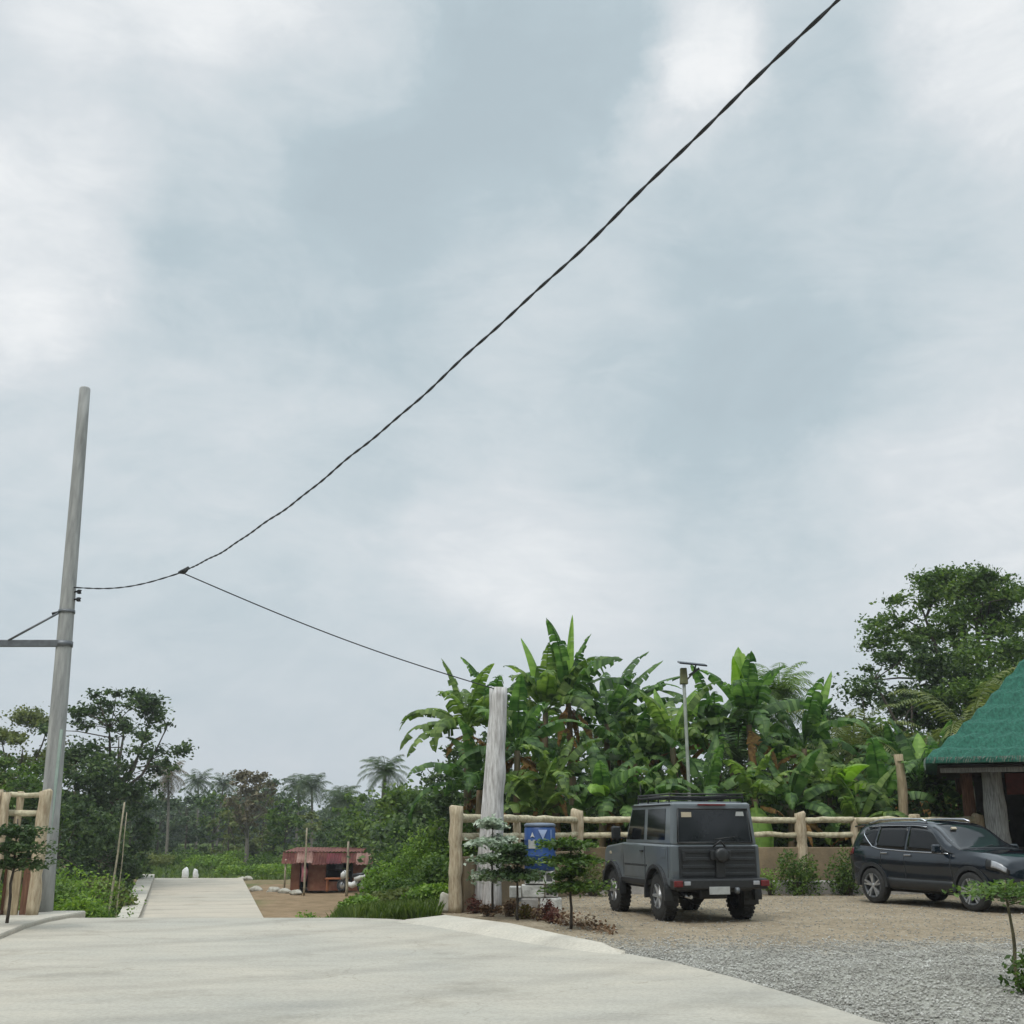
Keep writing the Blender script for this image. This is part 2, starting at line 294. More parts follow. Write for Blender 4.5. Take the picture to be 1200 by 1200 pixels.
M['orange_wood'] = mat('orange_brown_table', (.30, .10, .035), .7, .2, 6)
M['rock'] = mat('pale_rock', (.26, .24, .19), .9, .25, 5, .8, 15, col2=(.46, .44, .38))
M['pink_cloth'] = mat('pink_cloth', (.45, .16, .19), .9, .2, 5)
M['panel'] = mat('solar_cells', (.015, .02, .03), .25, .2, 12)
M['thin_pole'] = mat('bleached_bamboo', (.32, .28, .20), .85, .25, 9, .3, 30)

# ------------------------------------------------------------------ mesh helpers
def tag(o, label=None, cat=None, group=None, kind=None):
    if label: o['label'] = label
    if cat: o['category'] = cat
    if group: o['group'] = group
    if kind: o['kind'] = kind
    return o
def empty(name, loc, label, cat, group=None, rz=0, parent=None):
    o = bpy.data.objects.new(name, None); C.objects.link(o); o.location = loc; o.rotation_euler = (0, 0, rz)
    o.empty_display_size = .2
    return tag(o, label, cat, group)
class MB:
    def __init__(s): s.v = []; s.f = []; s.sm = []
    def add(s, vs, fs, smooth=False):
        k = len(s.v); s.v += [tuple(v) for v in vs]; s.f += [tuple(i + k for i in f) for f in fs]; s.sm += [smooth] * len(fs); return s
    def box(s, c, d, rz=0, rx=0, taper=1, ry=0):
        x, y, z = (k / 2 for k in d); vs = []
        mt = Matrix.Translation(c) @ Matrix.Rotation(rz, 4, 'Z') @ Matrix.Rotation(ry, 4, 'Y') @ Matrix.Rotation(rx, 4, 'X')
        for k, t in ((-z, 1), (z, taper)):
            for a, b in ((-x, -y), (x, -y), (x, y), (-x, y)): vs.append(mt @ Vector((a * t, b * t, k)))
        return s.add(vs, [(3, 2, 1, 0), (4, 5, 6, 7), (0, 1, 5, 4), (1, 2, 6, 5), (2, 3, 7, 6), (3, 0, 4, 7)])
    def tube(s, pts, rad, n=8, cap=True, smooth=True, ph=0):
        pts = [Vector(p) for p in pts]; m = len(pts)
        if not hasattr(rad, '__len__'): rad = [rad] * m
        vs = []; ref = None
        for i, p in enumerate(pts):
            t = (pts[min(i + 1, m - 1)] - pts[max(i - 1, 0)])
            t = t.normalized() if t.length > 1e-9 else Vector((0, 0, 1))
            if ref is None: ref = Vector((1, 0, 0)) if abs(t.x) < .9 else Vector((0, 1, 0))
            a = (ref - t * ref.dot(t)).normalized(); b = t.cross(a); ref = a
            for k in range(n):
                g = 2 * math.pi * k / n + ph; vs.append(p + (a * math.cos(g) + b * math.sin(g)) * rad[i])
        fs = [(i * n + k, i * n + (k + 1) % n, (i + 1) * n + (k + 1) % n, (i + 1) * n + k) for i in range(m - 1) for k in range(n)]
        s.add(vs, fs, smooth)
        if cap:
            k0 = len(s.v) - len(vs)
            s.f += [tuple(k0 + k for k in reversed(range(n))), tuple(k0 + (m - 1) * n + k for k in range(n))]; s.sm += [False, False]
        return s
    def lathe(s, prof, n=24, axis='Z', c=(0, 0, 0), smooth=True, cap=True):
        vs = []
        for r, h in prof:
            for k in range(n):
                g = 2 * math.pi * k / n; a, b = r * math.cos(g), r * math.sin(g)
                v = {'Z': (a, b, h), 'X': (h, a, b), 'Y': (b, h, a)}[axis]
                vs.append((v[0] + c[0], v[1] + c[1], v[2] + c[2]))
        m = len(prof)
        s.add(vs, [(i * n + k, i * n + (k + 1) % n, (i + 1) * n + (k + 1) % n, (i + 1) * n + k) for i in range(m - 1) for k in range(n)], smooth)
        if cap:
            k0 = len(s.v) - len(vs)
            s.f += [tuple(k0 + k for k in reversed(range(n))), tuple(k0 + (m - 1) * n + k for k in range(n))]; s.sm += [False, False]
        return s
    def prism(s, poly, z0, z1):
        n = len(poly)
        if n and hasattr(z1, '__call__'): top = [(x, y, z1(x, y)) for x, y in poly]
        else: top = [(x, y, z1) for x, y in poly]
        return s.add([(x, y, z0) for x, y in poly] + top,
                     [tuple(reversed(range(n))), tuple(range(n, 2 * n))] + [(i, (i + 1) % n, n + (i + 1) % n, n + i) for i in range(n)])
    def extr(s, poly, axis, a, b, ta=None):
        """extrude a 2-D outline along X (poly in y,z)"""
        n = len(poly)
        return s.add([(a, y, z) for y, z in poly] + [(b, y, z) for y, z in poly],
                     [tuple(reversed(range(n))), tuple(range(n, 2 * n))] + [(i, (i + 1) % n, n + (i + 1) % n, n + i) for i in range(n)])
    def build(s, name, m, parent=None, bevel=0, seg=2, loc=None, cut=None, smooth=None, wn=False):
        me = bpy.data.meshes.new(name); me.from_pydata(s.v, [], s.f); me.update()
        bm = bmesh.new(); bm.from_mesh(me); bmesh.ops.recalc_face_normals(bm, faces=bm.faces); bm.to_mesh(me); bm.free()
        if len(me.polygons) == len(s.sm): me.polygons.foreach_set('use_smooth', s.sm)
        me.materials.append(m)
        o = bpy.data.objects.new(name, me); C.objects.link(o)
        if bevel or cut:
            tmp = []
            if cut:
                for cb in cut:
                    cm = bpy.data.meshes.new('cut'); cm.from_pydata(cb.v, [], cb.f); cm.update()
                    b2 = bmesh.new(); b2.from_mesh(cm); bmesh.ops.recalc_face_normals(b2, faces=b2.faces); b2.to_mesh(cm); b2.free()
                    c_ = bpy.data.objects.new('cut', cm); C.objects.link(c_); tmp.append(c_)
                    md = o.modifiers.new('b', 'BOOLEAN'); md.operation = 'DIFFERENCE'; md.object = c_; md.solver = 'EXACT'
            if bevel:
                md = o.modifiers.new('v', 'BEVEL'); md.width = bevel; md.segments = seg; md.limit_method = 'ANGLE'; md.angle_limit = R(32); md.harden_normals = False
            bpy.context.view_layer.update(); dg = bpy.context.evaluated_depsgraph_get()
            nm = bpy.data.meshes.new_from_object(o.evaluated_get(dg)); o.modifiers.clear(); o.data = nm; bpy.data.meshes.remove(me); nm.name = name
            for c_ in tmp: d_ = c_.data; bpy.data.objects.remove(c_); bpy.data.meshes.remove(d_)
            me = nm
        if smooth is not None: me.polygons.foreach_set('use_smooth', [smooth] * len(me.polygons))
        if parent: o.parent = parent
        if loc: o.location = loc
        return o
def np_mesh(name, V, Q, m, parent=None, nv=4, loc=None, attr=None):
    me = bpy.data.meshes.new(name); V = np.asarray(V, np.float32); Q = np.asarray(Q, np.int32)
    me.vertices.add(len(V)); me.vertices.foreach_set('co', V.ravel())
    me.loops.add(Q.size); me.loops.foreach_set('vertex_index', Q.ravel())
    me.polygons.add(len(Q)); me.polygons.foreach_set('loop_start', np.arange(0, Q.size, nv, dtype=np.int32))
    me.update(); me.validate(); me.materials.append(m)
    o = bpy.data.objects.new(name, me); C.objects.link(o)
    if parent: o.parent = parent
    if loc: o.location = loc
    return o
def leaves(name, P, size, m, parent=None, rng=None, aspect=.5, flat=.35, loc=None, fold=.12, hang=0.0):
    """one small folded leaf-like face per point; flat: 0 random .. 1 horizontal; hang: tips point down"""
    P = np.asarray(P); n = len(P); rng = rng or np.random.default_rng(1)
    a = rng.normal(size=(n, 3)); a[:, 2] *= (1 - flat); a[:, 2] -= hang; a /= np.linalg.norm(a, axis=1)[:, None] + 1e-9
    up = rng.normal(size=(n, 3)) * (1 - flat) + np.array([0, 0, flat * 1.6 + .01])
    b = np.cross(up, a); b /= np.linalg.norm(b, axis=1)[:, None] + 1e-9
    c = np.cross(a, b)
    s = size * rng.uniform(.6, 1.3, n)[:, None]
    base = P - a * s * .5; tip = P + a * s * .5; mid = P + c * s * fold
    l = P - b * s * aspect * .5 - a * s * .05; r = P + b * s * aspect * .5 - a * s * .05
    l = l + c * s * fold * rng.uniform(-1, 1, n)[:, None]; r = r + c * s * fold
    V = np.stack([base, r, tip, l], 1).reshape(-1, 3); Q = np.arange(4 * n).reshape(-1, 4)
    return np_mesh(name, V, Q, m, parent, 4, loc)

# ------------------------------------------------------------------ plants
def clumps_to_points(rng, clumps, per, flat=.6):
    out = []
    for (c, r) in clumps:
        k = int(per * (r * r) ** .9) + 4
        d = rng.normal(size=(k, 3)); d /= np.linalg.norm(d, axis=1)[:, None]
        rr = r * np.abs(rng.normal(.62, .36, k))
        sk = rng.uniform(.7, 1.35, 3); p = d * rr[:, None] * sk; p[:, 2] *= flat; p[:, 2] += .12 * r * np.sin(p[:, 0] / r * 5 + c[1]) 
        out.append(p + np.array(c))
    return np.concatenate(out)
def tree(name, x, y, h, rad, label, cat='tree', group=None, seed=0, leaf='leaf_mid', base=.3, nl=34, cr=.28, per=420, size=.22, shape='round', trunk='trunk', tr=.16, gap=.0, flatc=.55, lean=0, z0=None):
    rng = np.random.default_rng(seed + 11); rd = random.Random(seed)
    z = G(x, y) if z0 is None else z0
    h *= .985; root = empty(name, (x, y, z - .05), label, cat, group)
    tb = MB(); top = Vector((lean * h, 0, h * .72)); n = 7
    spine = [Vector((lean * h * (i / n) ** 1.5 + rd.uniform(-.03, .03) * h * .4 * (i > 0), rd.uniform(-.03, .03) * h * .4 * (i > 0), h * .74 * i / n)) for i in range(n + 1)]
    tb.tube(spine, [tr * h / 6 * (1.25 if i == 0 else 1) * (1 - .93 * i / n) for i in range(n + 1)], 8)
    cl = []
    for i in range(nl):
        u = rd.random(); ang = rd.random() * 2 * math.pi
        if shape == 'round':
            zz = base + (1 - base) * rd.random(); env = math.sqrt(max(.04, 1 - ((zz - (base + 1) / 2) / ((1 - base) / 2 * 1.03)) ** 2))
            env *= 1 + .22 * math.sin(ang * 2 + seed) * math.sin(zz * 7 + seed)
        else:
            zz = base + (1 - base) * (rd.random() ** .6); env = .30 + .70 * sm(base, base + (1 - base) * .5, zz); env *= math.sqrt(max(.05, 1.08 - max(0, (zz - .68) / .33) ** 2)) * (1 + .2 * math.sin(ang * 3 + seed))
        rr = rad * env * (rd.uniform(.25, 1) ** .55) * (1 - cr * .5)
        c = Vector((math.cos(ang) * rr + lean * h * zz, math.sin(ang) * rr, zz * h - cr * rad * .5))
        r = rad * cr * (.45 + 1.0 * rd.random() ** 1.6)
        cl.append((tuple(c), r))
    nlimb = 6 if shape == 'round' else 8; tips = []
    r0 = tr * h / 6 * .42; limbs = []
    for i in range(nlimb):
        c = Vector(cl[int(i * nl / nlimb)][0]); j = int(n * rd.uniform(.45, .85)); a_ = spine[j]
        out = Vector((c.x - a_.x, c.y - a_.y, 0)) * .35
        m1 = a_.lerp(c, .35) + out * .5 + Vector((rd.uniform(-.1, .1), rd.uniform(-.1, .1), -.05)) * h * .2; m2 = a_.lerp(c, .7) + out * .35 + Vector((rd.uniform(-.1, .1), rd.uniform(-.1, .1), 0)) * h * .12
        tb.tube([a_, m1, m2, c], [r0, r0 * .7, r0 * .42, r0 * .15], 6, cap=False); limbs += [a_.lerp(m1, .6), m1, m1.lerp(m2, .5), m2, m2.lerp(c, .5)]
    for i, (c, r) in enumerate(cl):
        if i % 2: continue
        c = Vector(c); q = min(limbs, key=lambda v: (v - c).length + max(0, v.z - c.z) * 1.5); m_ = q.lerp(c, .5) + Vector((rd.uniform(-.1, .1), rd.uniform(-.1, .1), .04)) * (c - q).length
        tb.tube([q, m_, c], [r0 * .28, r0 * .2, r0 * .08], 4, cap=False)
    tb.build('trunk', M[trunk], root)
    P = clumps_to_points(rng, cl, per, flatc)
    leaves('crown', P, size, M[leaf], root, rng, .55, .35)
    return root
def frond_mesh(V, Q, o, az, e0, L, droop, lw, nseg=16, rng=None, twist=0, hang=.5):
    """pinnate frond: drooping rachis with narrow leaflets both sides"""
    h = Vector((math.cos(az), math.sin(az), 0)); side = Vector((-math.sin(az), math.cos(az), 0)); p = Vector(o); e = e0; st = L / nseg
    for i in range(nseg):
        t = (i + .5) / nseg; d = h * math.cos(e) + Vector((0, 0, math.sin(e))); q = p + d * st
        k = len(V); w = .018 * (1 - t) + .006
        V += [p - side * w, p + side * w, q + side * w, q - side * w]; Q.append((k, k + 1, k + 2, k + 3))
        ll = lw * (math.sin(math.pi * min(1, .12 + t * .86)) ** .6)
        for sgn in (-1, 1):
            for s_ in (0, .5):
                b = p.lerp(q, s_); out = (side * sgn * 1.0 + d * .55 + Vector((0, 0, -hang * rng.uniform(.6, 1.6)))).normalized()
                tip = b + out * ll * rng.uniform(.85, 1.15); m_ = b + out * ll * .45 + Vector((0, 0, .06 * ll)); wd = d * st * .17
                k = len(V); V += [b, m_ - wd, tip, m_ + wd]; Q.append((k, k + 1, k + 2, k + 3))
        p = q; e -= droop / nseg * (0.5 + 1.2 * t)
def palm(name, x, y, h, label, cat='palm', group=None, seed=0, L=2.6, nf=18, leaf='leaf_palm', lean=0, tr=.14, lw=.55, z0=None, emin=-.5):
    rng = random.Random(seed); z = G(x, y) if z0 is None else z0
    root = empty(name, (x, y, z - .05), label, cat, group)
    th = h - L * .45; n = 8
    sp = [Vector((lean * (i / n) ** 2, 0, th * i / n)) for i in range(n + 1)]
    MB().tube(sp, [tr * (1.5 if i == 0 else 1 - .35 * i / n) for i in range(n + 1)], 8).build('trunk', M['pale_trunk'], root)
    V, Q = [], []
    for i in range(nf):
        az = 2.4 * i + rng.uniform(-.3, .3); e0 = 1.35 - (1.35 - emin) * (i / (nf - 1)) + rng.uniform(-.12, .12)
        frond_mesh(V, Q, sp[-1], az, e0, L * rng.uniform(.85, 1.1), 1.5, lw, 15, rng)
    np_mesh('crown', [tuple(v) for v in V], Q, M[leaf], root)
    return root
def banana_leaf(V, Q, o, az, e0, L, wd, droop, rng, tear=.5, petiole=.14, curl=.35):
    n = 22; st = L / n; h = Vector((math.cos(az), math.sin(az), 0)); side = Vector((-math.sin(az), math.cos(az), 0)); p = Vector(o); e = e0
    pts = [p.copy()]; dirs = []
    for i in range(n):
        d = h * math.cos(e) + Vector((0, 0, math.sin(e))); p = p + d * st; pts.append(p.copy()); dirs.append(d)
        e -= droop / n * (.3 + 1.5 * (i / n))
    dirs.append(dirs[-1])
    for i in range(n):                                   # midrib
        k = len(V); w = .03 * (1 - i / n) + .006; nz = side.cross(dirs[i]) * w * .6
        V += [pts[i] - side * w - nz, pts[i] + side * w - nz, pts[i + 1] + side * w * .95 - nz, pts[i + 1] - side * w * .95 - nz]; Q.append((k, k + 1, k + 2, k + 3))
    i0 = int(n * petiole)
    def width(t): return wd * (max(0, math.sin(math.pi * min(1, (t ** .62)))) ** .6 if t < 1 else 0)
    for sgn in (-1, 1):
        sag = rng.uniform(.2, .8)
        i = i0
        while i < n:
            run = 1 + int(rng.random() * (2 if rng.random() < tear else 7)); j = min(n, i + run)
            if rng.random() < tear: sag = rng.uniform(.1, 1.5)
            prev = None
            for k_ in range(i, j + 1):
                t = (k_ - i0) / (n - i0); w = width(min(.999, max(.02, t))); d = dirs[min(k_, n - 1)]; up = side.cross(d).normalized()
                if up.z < 0: up = -up
                off = d * (.18 * w) * (1 - t)
                gap = 0.0
                if k_ == i and i > i0: gap = .18 * rng.random() * st * tear
                a = pts[k_] + d * gap
                m1 = a + side * sgn * w * .5 + up * w * (.22 - .25 * sag) + off * .5
                m2 = a + side * sgn * w * (.98 - .25 * sag) + up * w * (.18 - .75 * sag) + off + d * (rng.uniform(-.3, .3) * st * tear)
                cur = (a, m1, m2)
                if prev is not None:
                    k = len(V); V += [*prev, *cur]; Q += [(k, k + 1, k + 4, k + 3), (k + 1, k + 2, k + 5, k + 4)]
                prev = cur
            i = j
def banana(x, y, h, label, seed=0, nl=9, L=2.4, wd=.34, leaf='leaf_banana', name='banana_plant', dead=3, tear=.88, group='banana plants in the grove', spear=True, stem_r=.13, special=None, extra=()):
    rng = random.Random(seed); z = G(x, y)
    wd *= .86; root = empty(name, (x, y, z - .03), label, 'banana plant', group, rz=0)
    th = max(.8, h - L * .80); n = 6; lx, ly = rng.uniform(-.2, .2), rng.uniform(-.2, .2)
    sp = [Vector((lx * (i / n), ly * (i / n), th * i / n)) for i in range(n + 1)]
    MB().tube(sp, [stem_r * (1.15 - .55 * i / n) for i in range(n + 1)], 10).build('stem', M['banana_stem'], root)
    V, Q = [], []
    for i in range(nl):
        az = 2.4 * i + rng.uniform(-.4, .4) + seed; f = i / max(1, nl - 1)
        banana_leaf(V, Q, sp[-1], az, 1.42 - 1.0 * f + rng.uniform(-.15, .1), L * rng.uniform(.75, 1.15), wd * rng.uniform(.8, 1.15), .8 + 1.7 * f + rng.uniform(-.2, .3), rng, tear)
    for (az, e0, l_, w_, dr) in extra: banana_leaf(V, Q, sp[-1], az, e0, l_, w_, dr, rng, .85)
    np_mesh('crown', [tuple(v) for v in V], Q, M[leaf], root)
    if special:                                            # [(azimuth, elevation, length, width, droop)] paler leaves that stand out
        V, Q = [], []
        for (az, e0, l_, w_, dr) in special: banana_leaf(V, Q, sp[-1], az, e0, l_, w_, dr, rng, .15)
        np_mesh('young_leaf', [tuple(v) for v in V], Q, M['leaf_lime'], root)
    if dead:
        V, Q = [], []
        for i in range(dead):
            banana_leaf(V, Q, sp[-1] - Vector((0, 0, .15)), rng.uniform(0, 6.28), -.3 + rng.uniform(-.3, .3), L * rng.uniform(.5, .75), wd * .45, 1.2, rng, .8)
        np_mesh('dead_leaf', [tuple(v) for v in V], Q, M['leaf_dry'], root)
    return root
def shrub(name, x, y, rx, ry, h, label, cat='shrub', group=None, seed=0, leaf='leaf_mid', n=1800, size=.12, z0=None, upright=0, lumps=9):
    rng = np.random.default_rng(seed + 5); rd = random.Random(seed); z = G(x, y) if z0 is None else z0
    root = empty(name, (x, y, z - .03), label, cat, group)
    st = MB(); cl = []
    for i in range(lumps):
        a = rd.random() * 6.28; r = rd.random() ** .5 * .7; zz = h * rd.uniform(.25, .8) * (1 - .35 * r)
        c = (math.cos(a) * r * rx, math.sin(a) * r * ry, zz); cl.append((c, rd.uniform(.25, .42)))
        st.tube([(c[0] * .15, c[1] * .15, 0), (c[0] * .5, c[1] * .5, zz * .55), c], [.02, .014, .006], 5, cap=False)
    st.build('stem', M['trunk'], root)
    out = []
    for c, k in cl:
        m_ = n // lumps; d = rng.normal(size=(m_, 3)); d /= np.linalg.norm(d, axis=1)[:, None]; d *= rng.uniform(.3, 1.05, m_)[:, None] ** .6
        out.append(d * np.array([rx * k * 1.6, ry * k * 1.6, h * k]) + np.array(c))
    P = np.concatenate(out); P[:, 2] = np.abs(P[:, 2])
    leaves('foliage', P, size, M[leaf], root, rng, .5, .3)
    return root
def tier_tree(x, y, h, label, tiers, leaf='leaf_tier', seed=0, tr=.022, group='young tiered trees beside the road', trunk='thin_trunk', name='tiered_sapling', size=.07, z0=0, dens=1.0, kink=0):
    """sapling with flat leaf tiers; tiers = [(height, radius, (dx,dy))]"""
    rng = np.random.default_rng(seed); rd = random.Random(seed)
    root = empty(name, (x, y, z0 - .02), label, 'sapling', group)
    st = MB(); n = 8; sp = [Vector((kink * math.sin(i * .5) + rd.uniform(-.012, .012), rd.uniform(-.012, .012), h * i / n)) for i in range(n + 1)]
    st.tube(sp, [tr * (1.2 - .8 * i / n) for i in range(n + 1)], 7)
    out = []
    for (hz0, r, off) in tiers:
        nb = 7; hz = hz0
        cx = sp[min(n, int(hz / h * n))]
        for b in range(nb):
            a = b * 2 * math.pi / nb + rd.uniform(-.4, .4); l = r * rd.uniform(.6, 1.15); hz = hz0 + rd.uniform(-.05, .05)
            e = Vector((cx.x + off[0] + math.cos(a) * l, cx.y + off[1] + math.sin(a) * l, hz + rd.uniform(.01, .05) * r))
            st.tube([(cx.x, cx.y, hz - .06), (cx.x + (e.x - cx.x) * .5, cx.y + (e.y - cx.y) * .5, hz + .01), e], [.007, .005, .002], 4, cap=False)
            k = int(85 * dens); t = rng.uniform(.05, 1.12, k); w = rng.normal(size=(k, 2)) * r * .2
            p = np.stack([cx.x + off[0] * t + math.cos(a) * l * t + w[:, 0], cx.y + off[1] * t + math.sin(a) * l * t + w[:, 1], hz + rng.normal(size=k) * .030 * (r + .6) + .03 - t * .03], 1)
            out.append(p)
    st.build('trunk', M[trunk], root)
    leaves('crown', np.concatenate(out), size, M[leaf], root, rng, .6, .6)
    return root

# ================================================================== THE SETTING
def road_edges(y):
    l = lin([(20, -7.75), (44, X(163, 44, -1.88)), (70, X(181, 70, -1.43)), (90, X(181, 70, -1.43) - 5)], y)
    r = lin([(20, -2.75), (44, X(311, 44, -1.88)), (70, X(284, 70, -1.43)), (90, X(284, 70, -1.43) - 5)], y)
    return l, r
def paved(x, y):
    if y < 20.5: return x > -9
    if y < 29 and x > -1.2: return True
    l, r = road_edges(y); return y < 76 and l - 1.2 < x < r + .25
def make_ground():
    xs = [-420, -300, -200, -140, -100, -70, -50, -40] + [-34 + .75 * i for i in range(0, 72)] + [22, 26, 32, 40, 50, 70, 100, 140, 200, 300, 420]
    ys = [-60, -30, -10, 0, 8, 14] + [16 + .5 * i for i in range(0, 56)] + [44 + 1.0 * i for i in range(0, 50)] + [96, 100, 106, 112, 120, 130, 140, 155, 180, 210, 260, 330, 400, 500, 620]
    V = []; soil = []
    for y in ys:
        for x in xs:
            z = G(x, y)
            if paved(x, y): z -= .12
            else:
                n = mnoise.noise(Vector((x * .35, y * .35, 0))) * .12 + mnoise.noise(Vector((x * .08, y * .08, 3))) * .5 * sm(75, 110, y)
                z += n - .06
            V.append((x, y, z))
            l, r = road_edges(y)
            s = 0
            n2 = mnoise.noise(Vector((x * .25, y * .25, 7))) * 2.0
            if 38 < y < 66: s = max(s, sm(1.5, 0, abs(x - (r + 2.4)) - 2.2 + n2) if False else (1 - sm(0, 1.5, abs(x - (r + 2.6)) - 2.4 + n2)))
            if 66 < y < 80: s = max(s, .75)
            if 96 < y < 118: s = max(s, .5 * sm(-.1, .4, n2))
            if y < 34 and x > -3: s = max(s, .8)
            if x < -6 and y < 22: s = .7
            soil.append(s)
    nx = len(xs); Q = [(j * nx + i, j * nx + i + 1, (j + 1) * nx + i + 1, (j + 1) * nx + i) for j in range(len(ys) - 1) for i in range(nx - 1)]
    o = np_mesh('ground', V, Q, M['ground']); o.data.polygons.foreach_set('use_smooth', [True] * len(Q))
    at = o.data.attributes.new('soil', 'FLOAT', 'POINT'); at.data.foreach_set('value', soil)
    tag(o, 'grassy and bare earth ground round the road and fields', 'ground', kind='structure')
make_ground()
# forecourt slab: flat concrete, right edge curving away along the gravel
edge_r = [(12.5, -6), (7.6, 0), (4.7, 5.2)] + [W(px, py) for px, py in ((1020, 1200), (940, 1173), (860, 1149), (790, 1131), (722, 1118), (640, 1106), (560, 1092), (500, 1082), (455, 1079))] + [(-2.75, 20.0)]
edge_l = [(-7.75, 20.0)] + [W(px, py) for px, py in ((48, 1083), (22, 1092), (-12, 1106))] + [(-7.1, 13), (-8.5, 5), (-11, -6)]
slab = MB().prism(edge_r + edge_l, -.12, .03).build('forecourt', M['road']); tag(slab, 'pale concrete forecourt in the foreground', 'road', kind='structure')
def strip(name, m, f, ys, zoff, depth, label, cat):
    V, Fs = [], []
    for y in ys:
        l, r = f(y); c = (l + r) / 2
        for x in (l, c, r): V.append((x, y, lin(DIP, y) + zoff))
        for x in (r, l): V.append((x, y, lin(DIP, y) + zoff - depth))
    for i in range(len(ys) - 1):
        a, b = i * 5, i * 5 + 5
        for k in range(5): Fs.append((a + k, a + (k + 1) % 5, b + (k + 1) % 5, b + k))
    Fs += [(4, 3, 2, 1, 0), tuple((len(ys) - 1) * 5 + k for k in range(5))]
    mb = MB(); mb.add(V, Fs); o = mb.build(name, m); tag(o, label, cat, kind='structure'); return o
ys = [20.003 + .5 * i for i in range(112)]
strip('road', M['far_road'], road_edges, ys, .03, .25, 'pale concrete road dipping and climbing towards the woods', 'road')
def kerb_l(y):
    l, r = road_edges(y); k = lin([(20, .6), (44, .8), (70, .85)], y); return l - k, l - .004
strip('kerb', M['kerb'], kerb_l, [26 + .5 * i for i in range(89)], .25, .5, 'raised concrete kerb along the left of the far road', 'kerb')
# kerbs and pavement of the forecourt
lo = [(448, 1080), (500, 1087), (580, 1102), (650, 1113), (700, 1119), (722, 1119)]
up = [(728, 1112), (700, 1106), (655, 1098), (600, 1088), (545, 1078), (500, 1073.5), (462, 1073)]
k_lo = [(462, 1081), (505, 1086), (580, 1099), (650, 1111), (700, 1117.5), (724, 1119.5)]
k_in = [(466, 1080), (508, 1082.5), (583, 1094.5), (652, 1106), (700, 1113.5), (722, 1117.5)]
k_up = [(476, 1077), (522, 1072), (600, 1082), (655, 1094), (705, 1104), (732, 1114)]
kz = [.04, .105, .12, .12, .10, .045]
rows = [[(*W(x, y + 1.5, .02), -.1) for x, y in k_lo], [(*W(x, y, .025), .025) for x, y in k_lo], [(W(x, y, .03)[0] + .12, W(x, y, .03)[1] + .26, z_) for (x, y), z_ in zip(k_lo, kz)], [(*W(x, y, z_ + .02), z_ + .02) for (x, y), z_ in zip(k_up, kz)], [(*W(x, y - .5, .1), -.1) for x, y in k_up]]
nk_ = len(k_lo); V = [v for q in rows for v in q]; Fs = [(j * nk_ + i, j * nk_ + i + 1, (j + 1) * nk_ + i + 1, (j + 1) * nk_ + i) for j in range(4) for i in range(nk_ - 1)]
Fs += [(4 * nk_ + i, 4 * nk_ + i + 1, i + 1, i) for i in range(nk_ - 1)] + [tuple(j * nk_ for j in range(5)), tuple(j * nk_ + nk_ - 1 for j in reversed(range(5)))]
MBk = MB(); MBk.add(V, Fs)
tag(MBk.build('kerb', M['kerb'], bevel=.012), 'raised concrete kerb curving along the right of the forecourt', 'kerb', kind='structure')
pp = [(-7.45, 20.6)] + [W(px, py, .03) for px, py in ((56, 1080.5), (30, 1088), (0, 1100.5), (-40, 1120))] + [(-8.3, 5), (-13, 5), (-13, 20.6)]
tag(MB().prism(list(reversed(pp)), -.1, .105).build('pavement', M['kerb'], bevel=.035), 'raised concrete pavement edge at the left fence', 'pavement', kind='structure')
# gravel lot
rg = random.Random(4)
tanp = [W(722, 1117), (1.9, 12), (3, 8), (9, 2), (30, 2), (30, 30), (-1.3, 30), (-1.3, 21.4)] + [W(px, py) for px, py in ((560, 1085), (640, 1099), (700, 1108))]
tag(MB().prism(tanp, -.1, .004).build('gravel_lot', M['gravel_tan']), 'parking lot gravel, loose and grey near the road and brown further in', 'gravel', kind='structure')
rng = np.random.default_rng(3)
def pebbles(name, n, box_, size, m, label, cond):
    pts = []
    while len(pts) < n:
        x, y = rng.uniform(box_[0], box_[1]), rng.uniform(box_[2], box_[3])
        if cond(x, y): pts.append((x, y))
    P = np.array(pts); n = len(P); s = size * rng.uniform(.5, 1.6, n)
    base = np.array([(1, 0, 0), (0, 1, 0), (-1, 0, 0), (0, -1, 0), (0, 0, .7), (0, 0, -.5)]); an = rng.uniform(0, 6.28, n)
    jit = rng.uniform(.6, 1.2, (n, 6, 1)); B = base[None] * jit; ca, sa = np.cos(an)[:, None], np.sin(an)[:, None]
    xx = B[:, :, 0] * ca - B[:, :, 1] * sa; yy = B[:, :, 0] * sa + B[:, :, 1] * ca
    V = np.stack([xx * s[:, None] + P[:, :1], yy * s[:, None] + P[:, 1:2], B[:, :, 2] * s[:, None] * .8 + .012 + s[:, None] * .2], 2).reshape(-1, 3)
    T = np.array([(0, 1, 4), (1, 2, 4), (2, 3, 4), (3, 0, 4), (1, 0, 5), (2, 1, 5), (3, 2, 5), (0, 3, 5)])
    Q = (T[None] + np.arange(n)[:, None, None] * 6).reshape(-1, 3)
    tag(np_mesh(name, V, Q, m, nv=3), label, 'gravel', kind='stuff')
def in_poly(x, y, P):
    c = False; j = len(P) - 1
    for i in range(len(P)):
        if (P[i][1] > y) != (P[j][1] > y) and x < (P[j][0] - P[i][0]) * (y - P[i][1]) / (P[j][1] - P[i][1]) + P[i][0]: c = not c
        j = i
    return c
pebbles('loose_stones', 30000, (1, 11, 8, 17.5), .015, M['pebble'], 'loose grey stones strewn over the near gravel', lambda x, y: in_poly(x, y, tanp) and rg.random() < 1 - sm(14.2, 17.5, y))
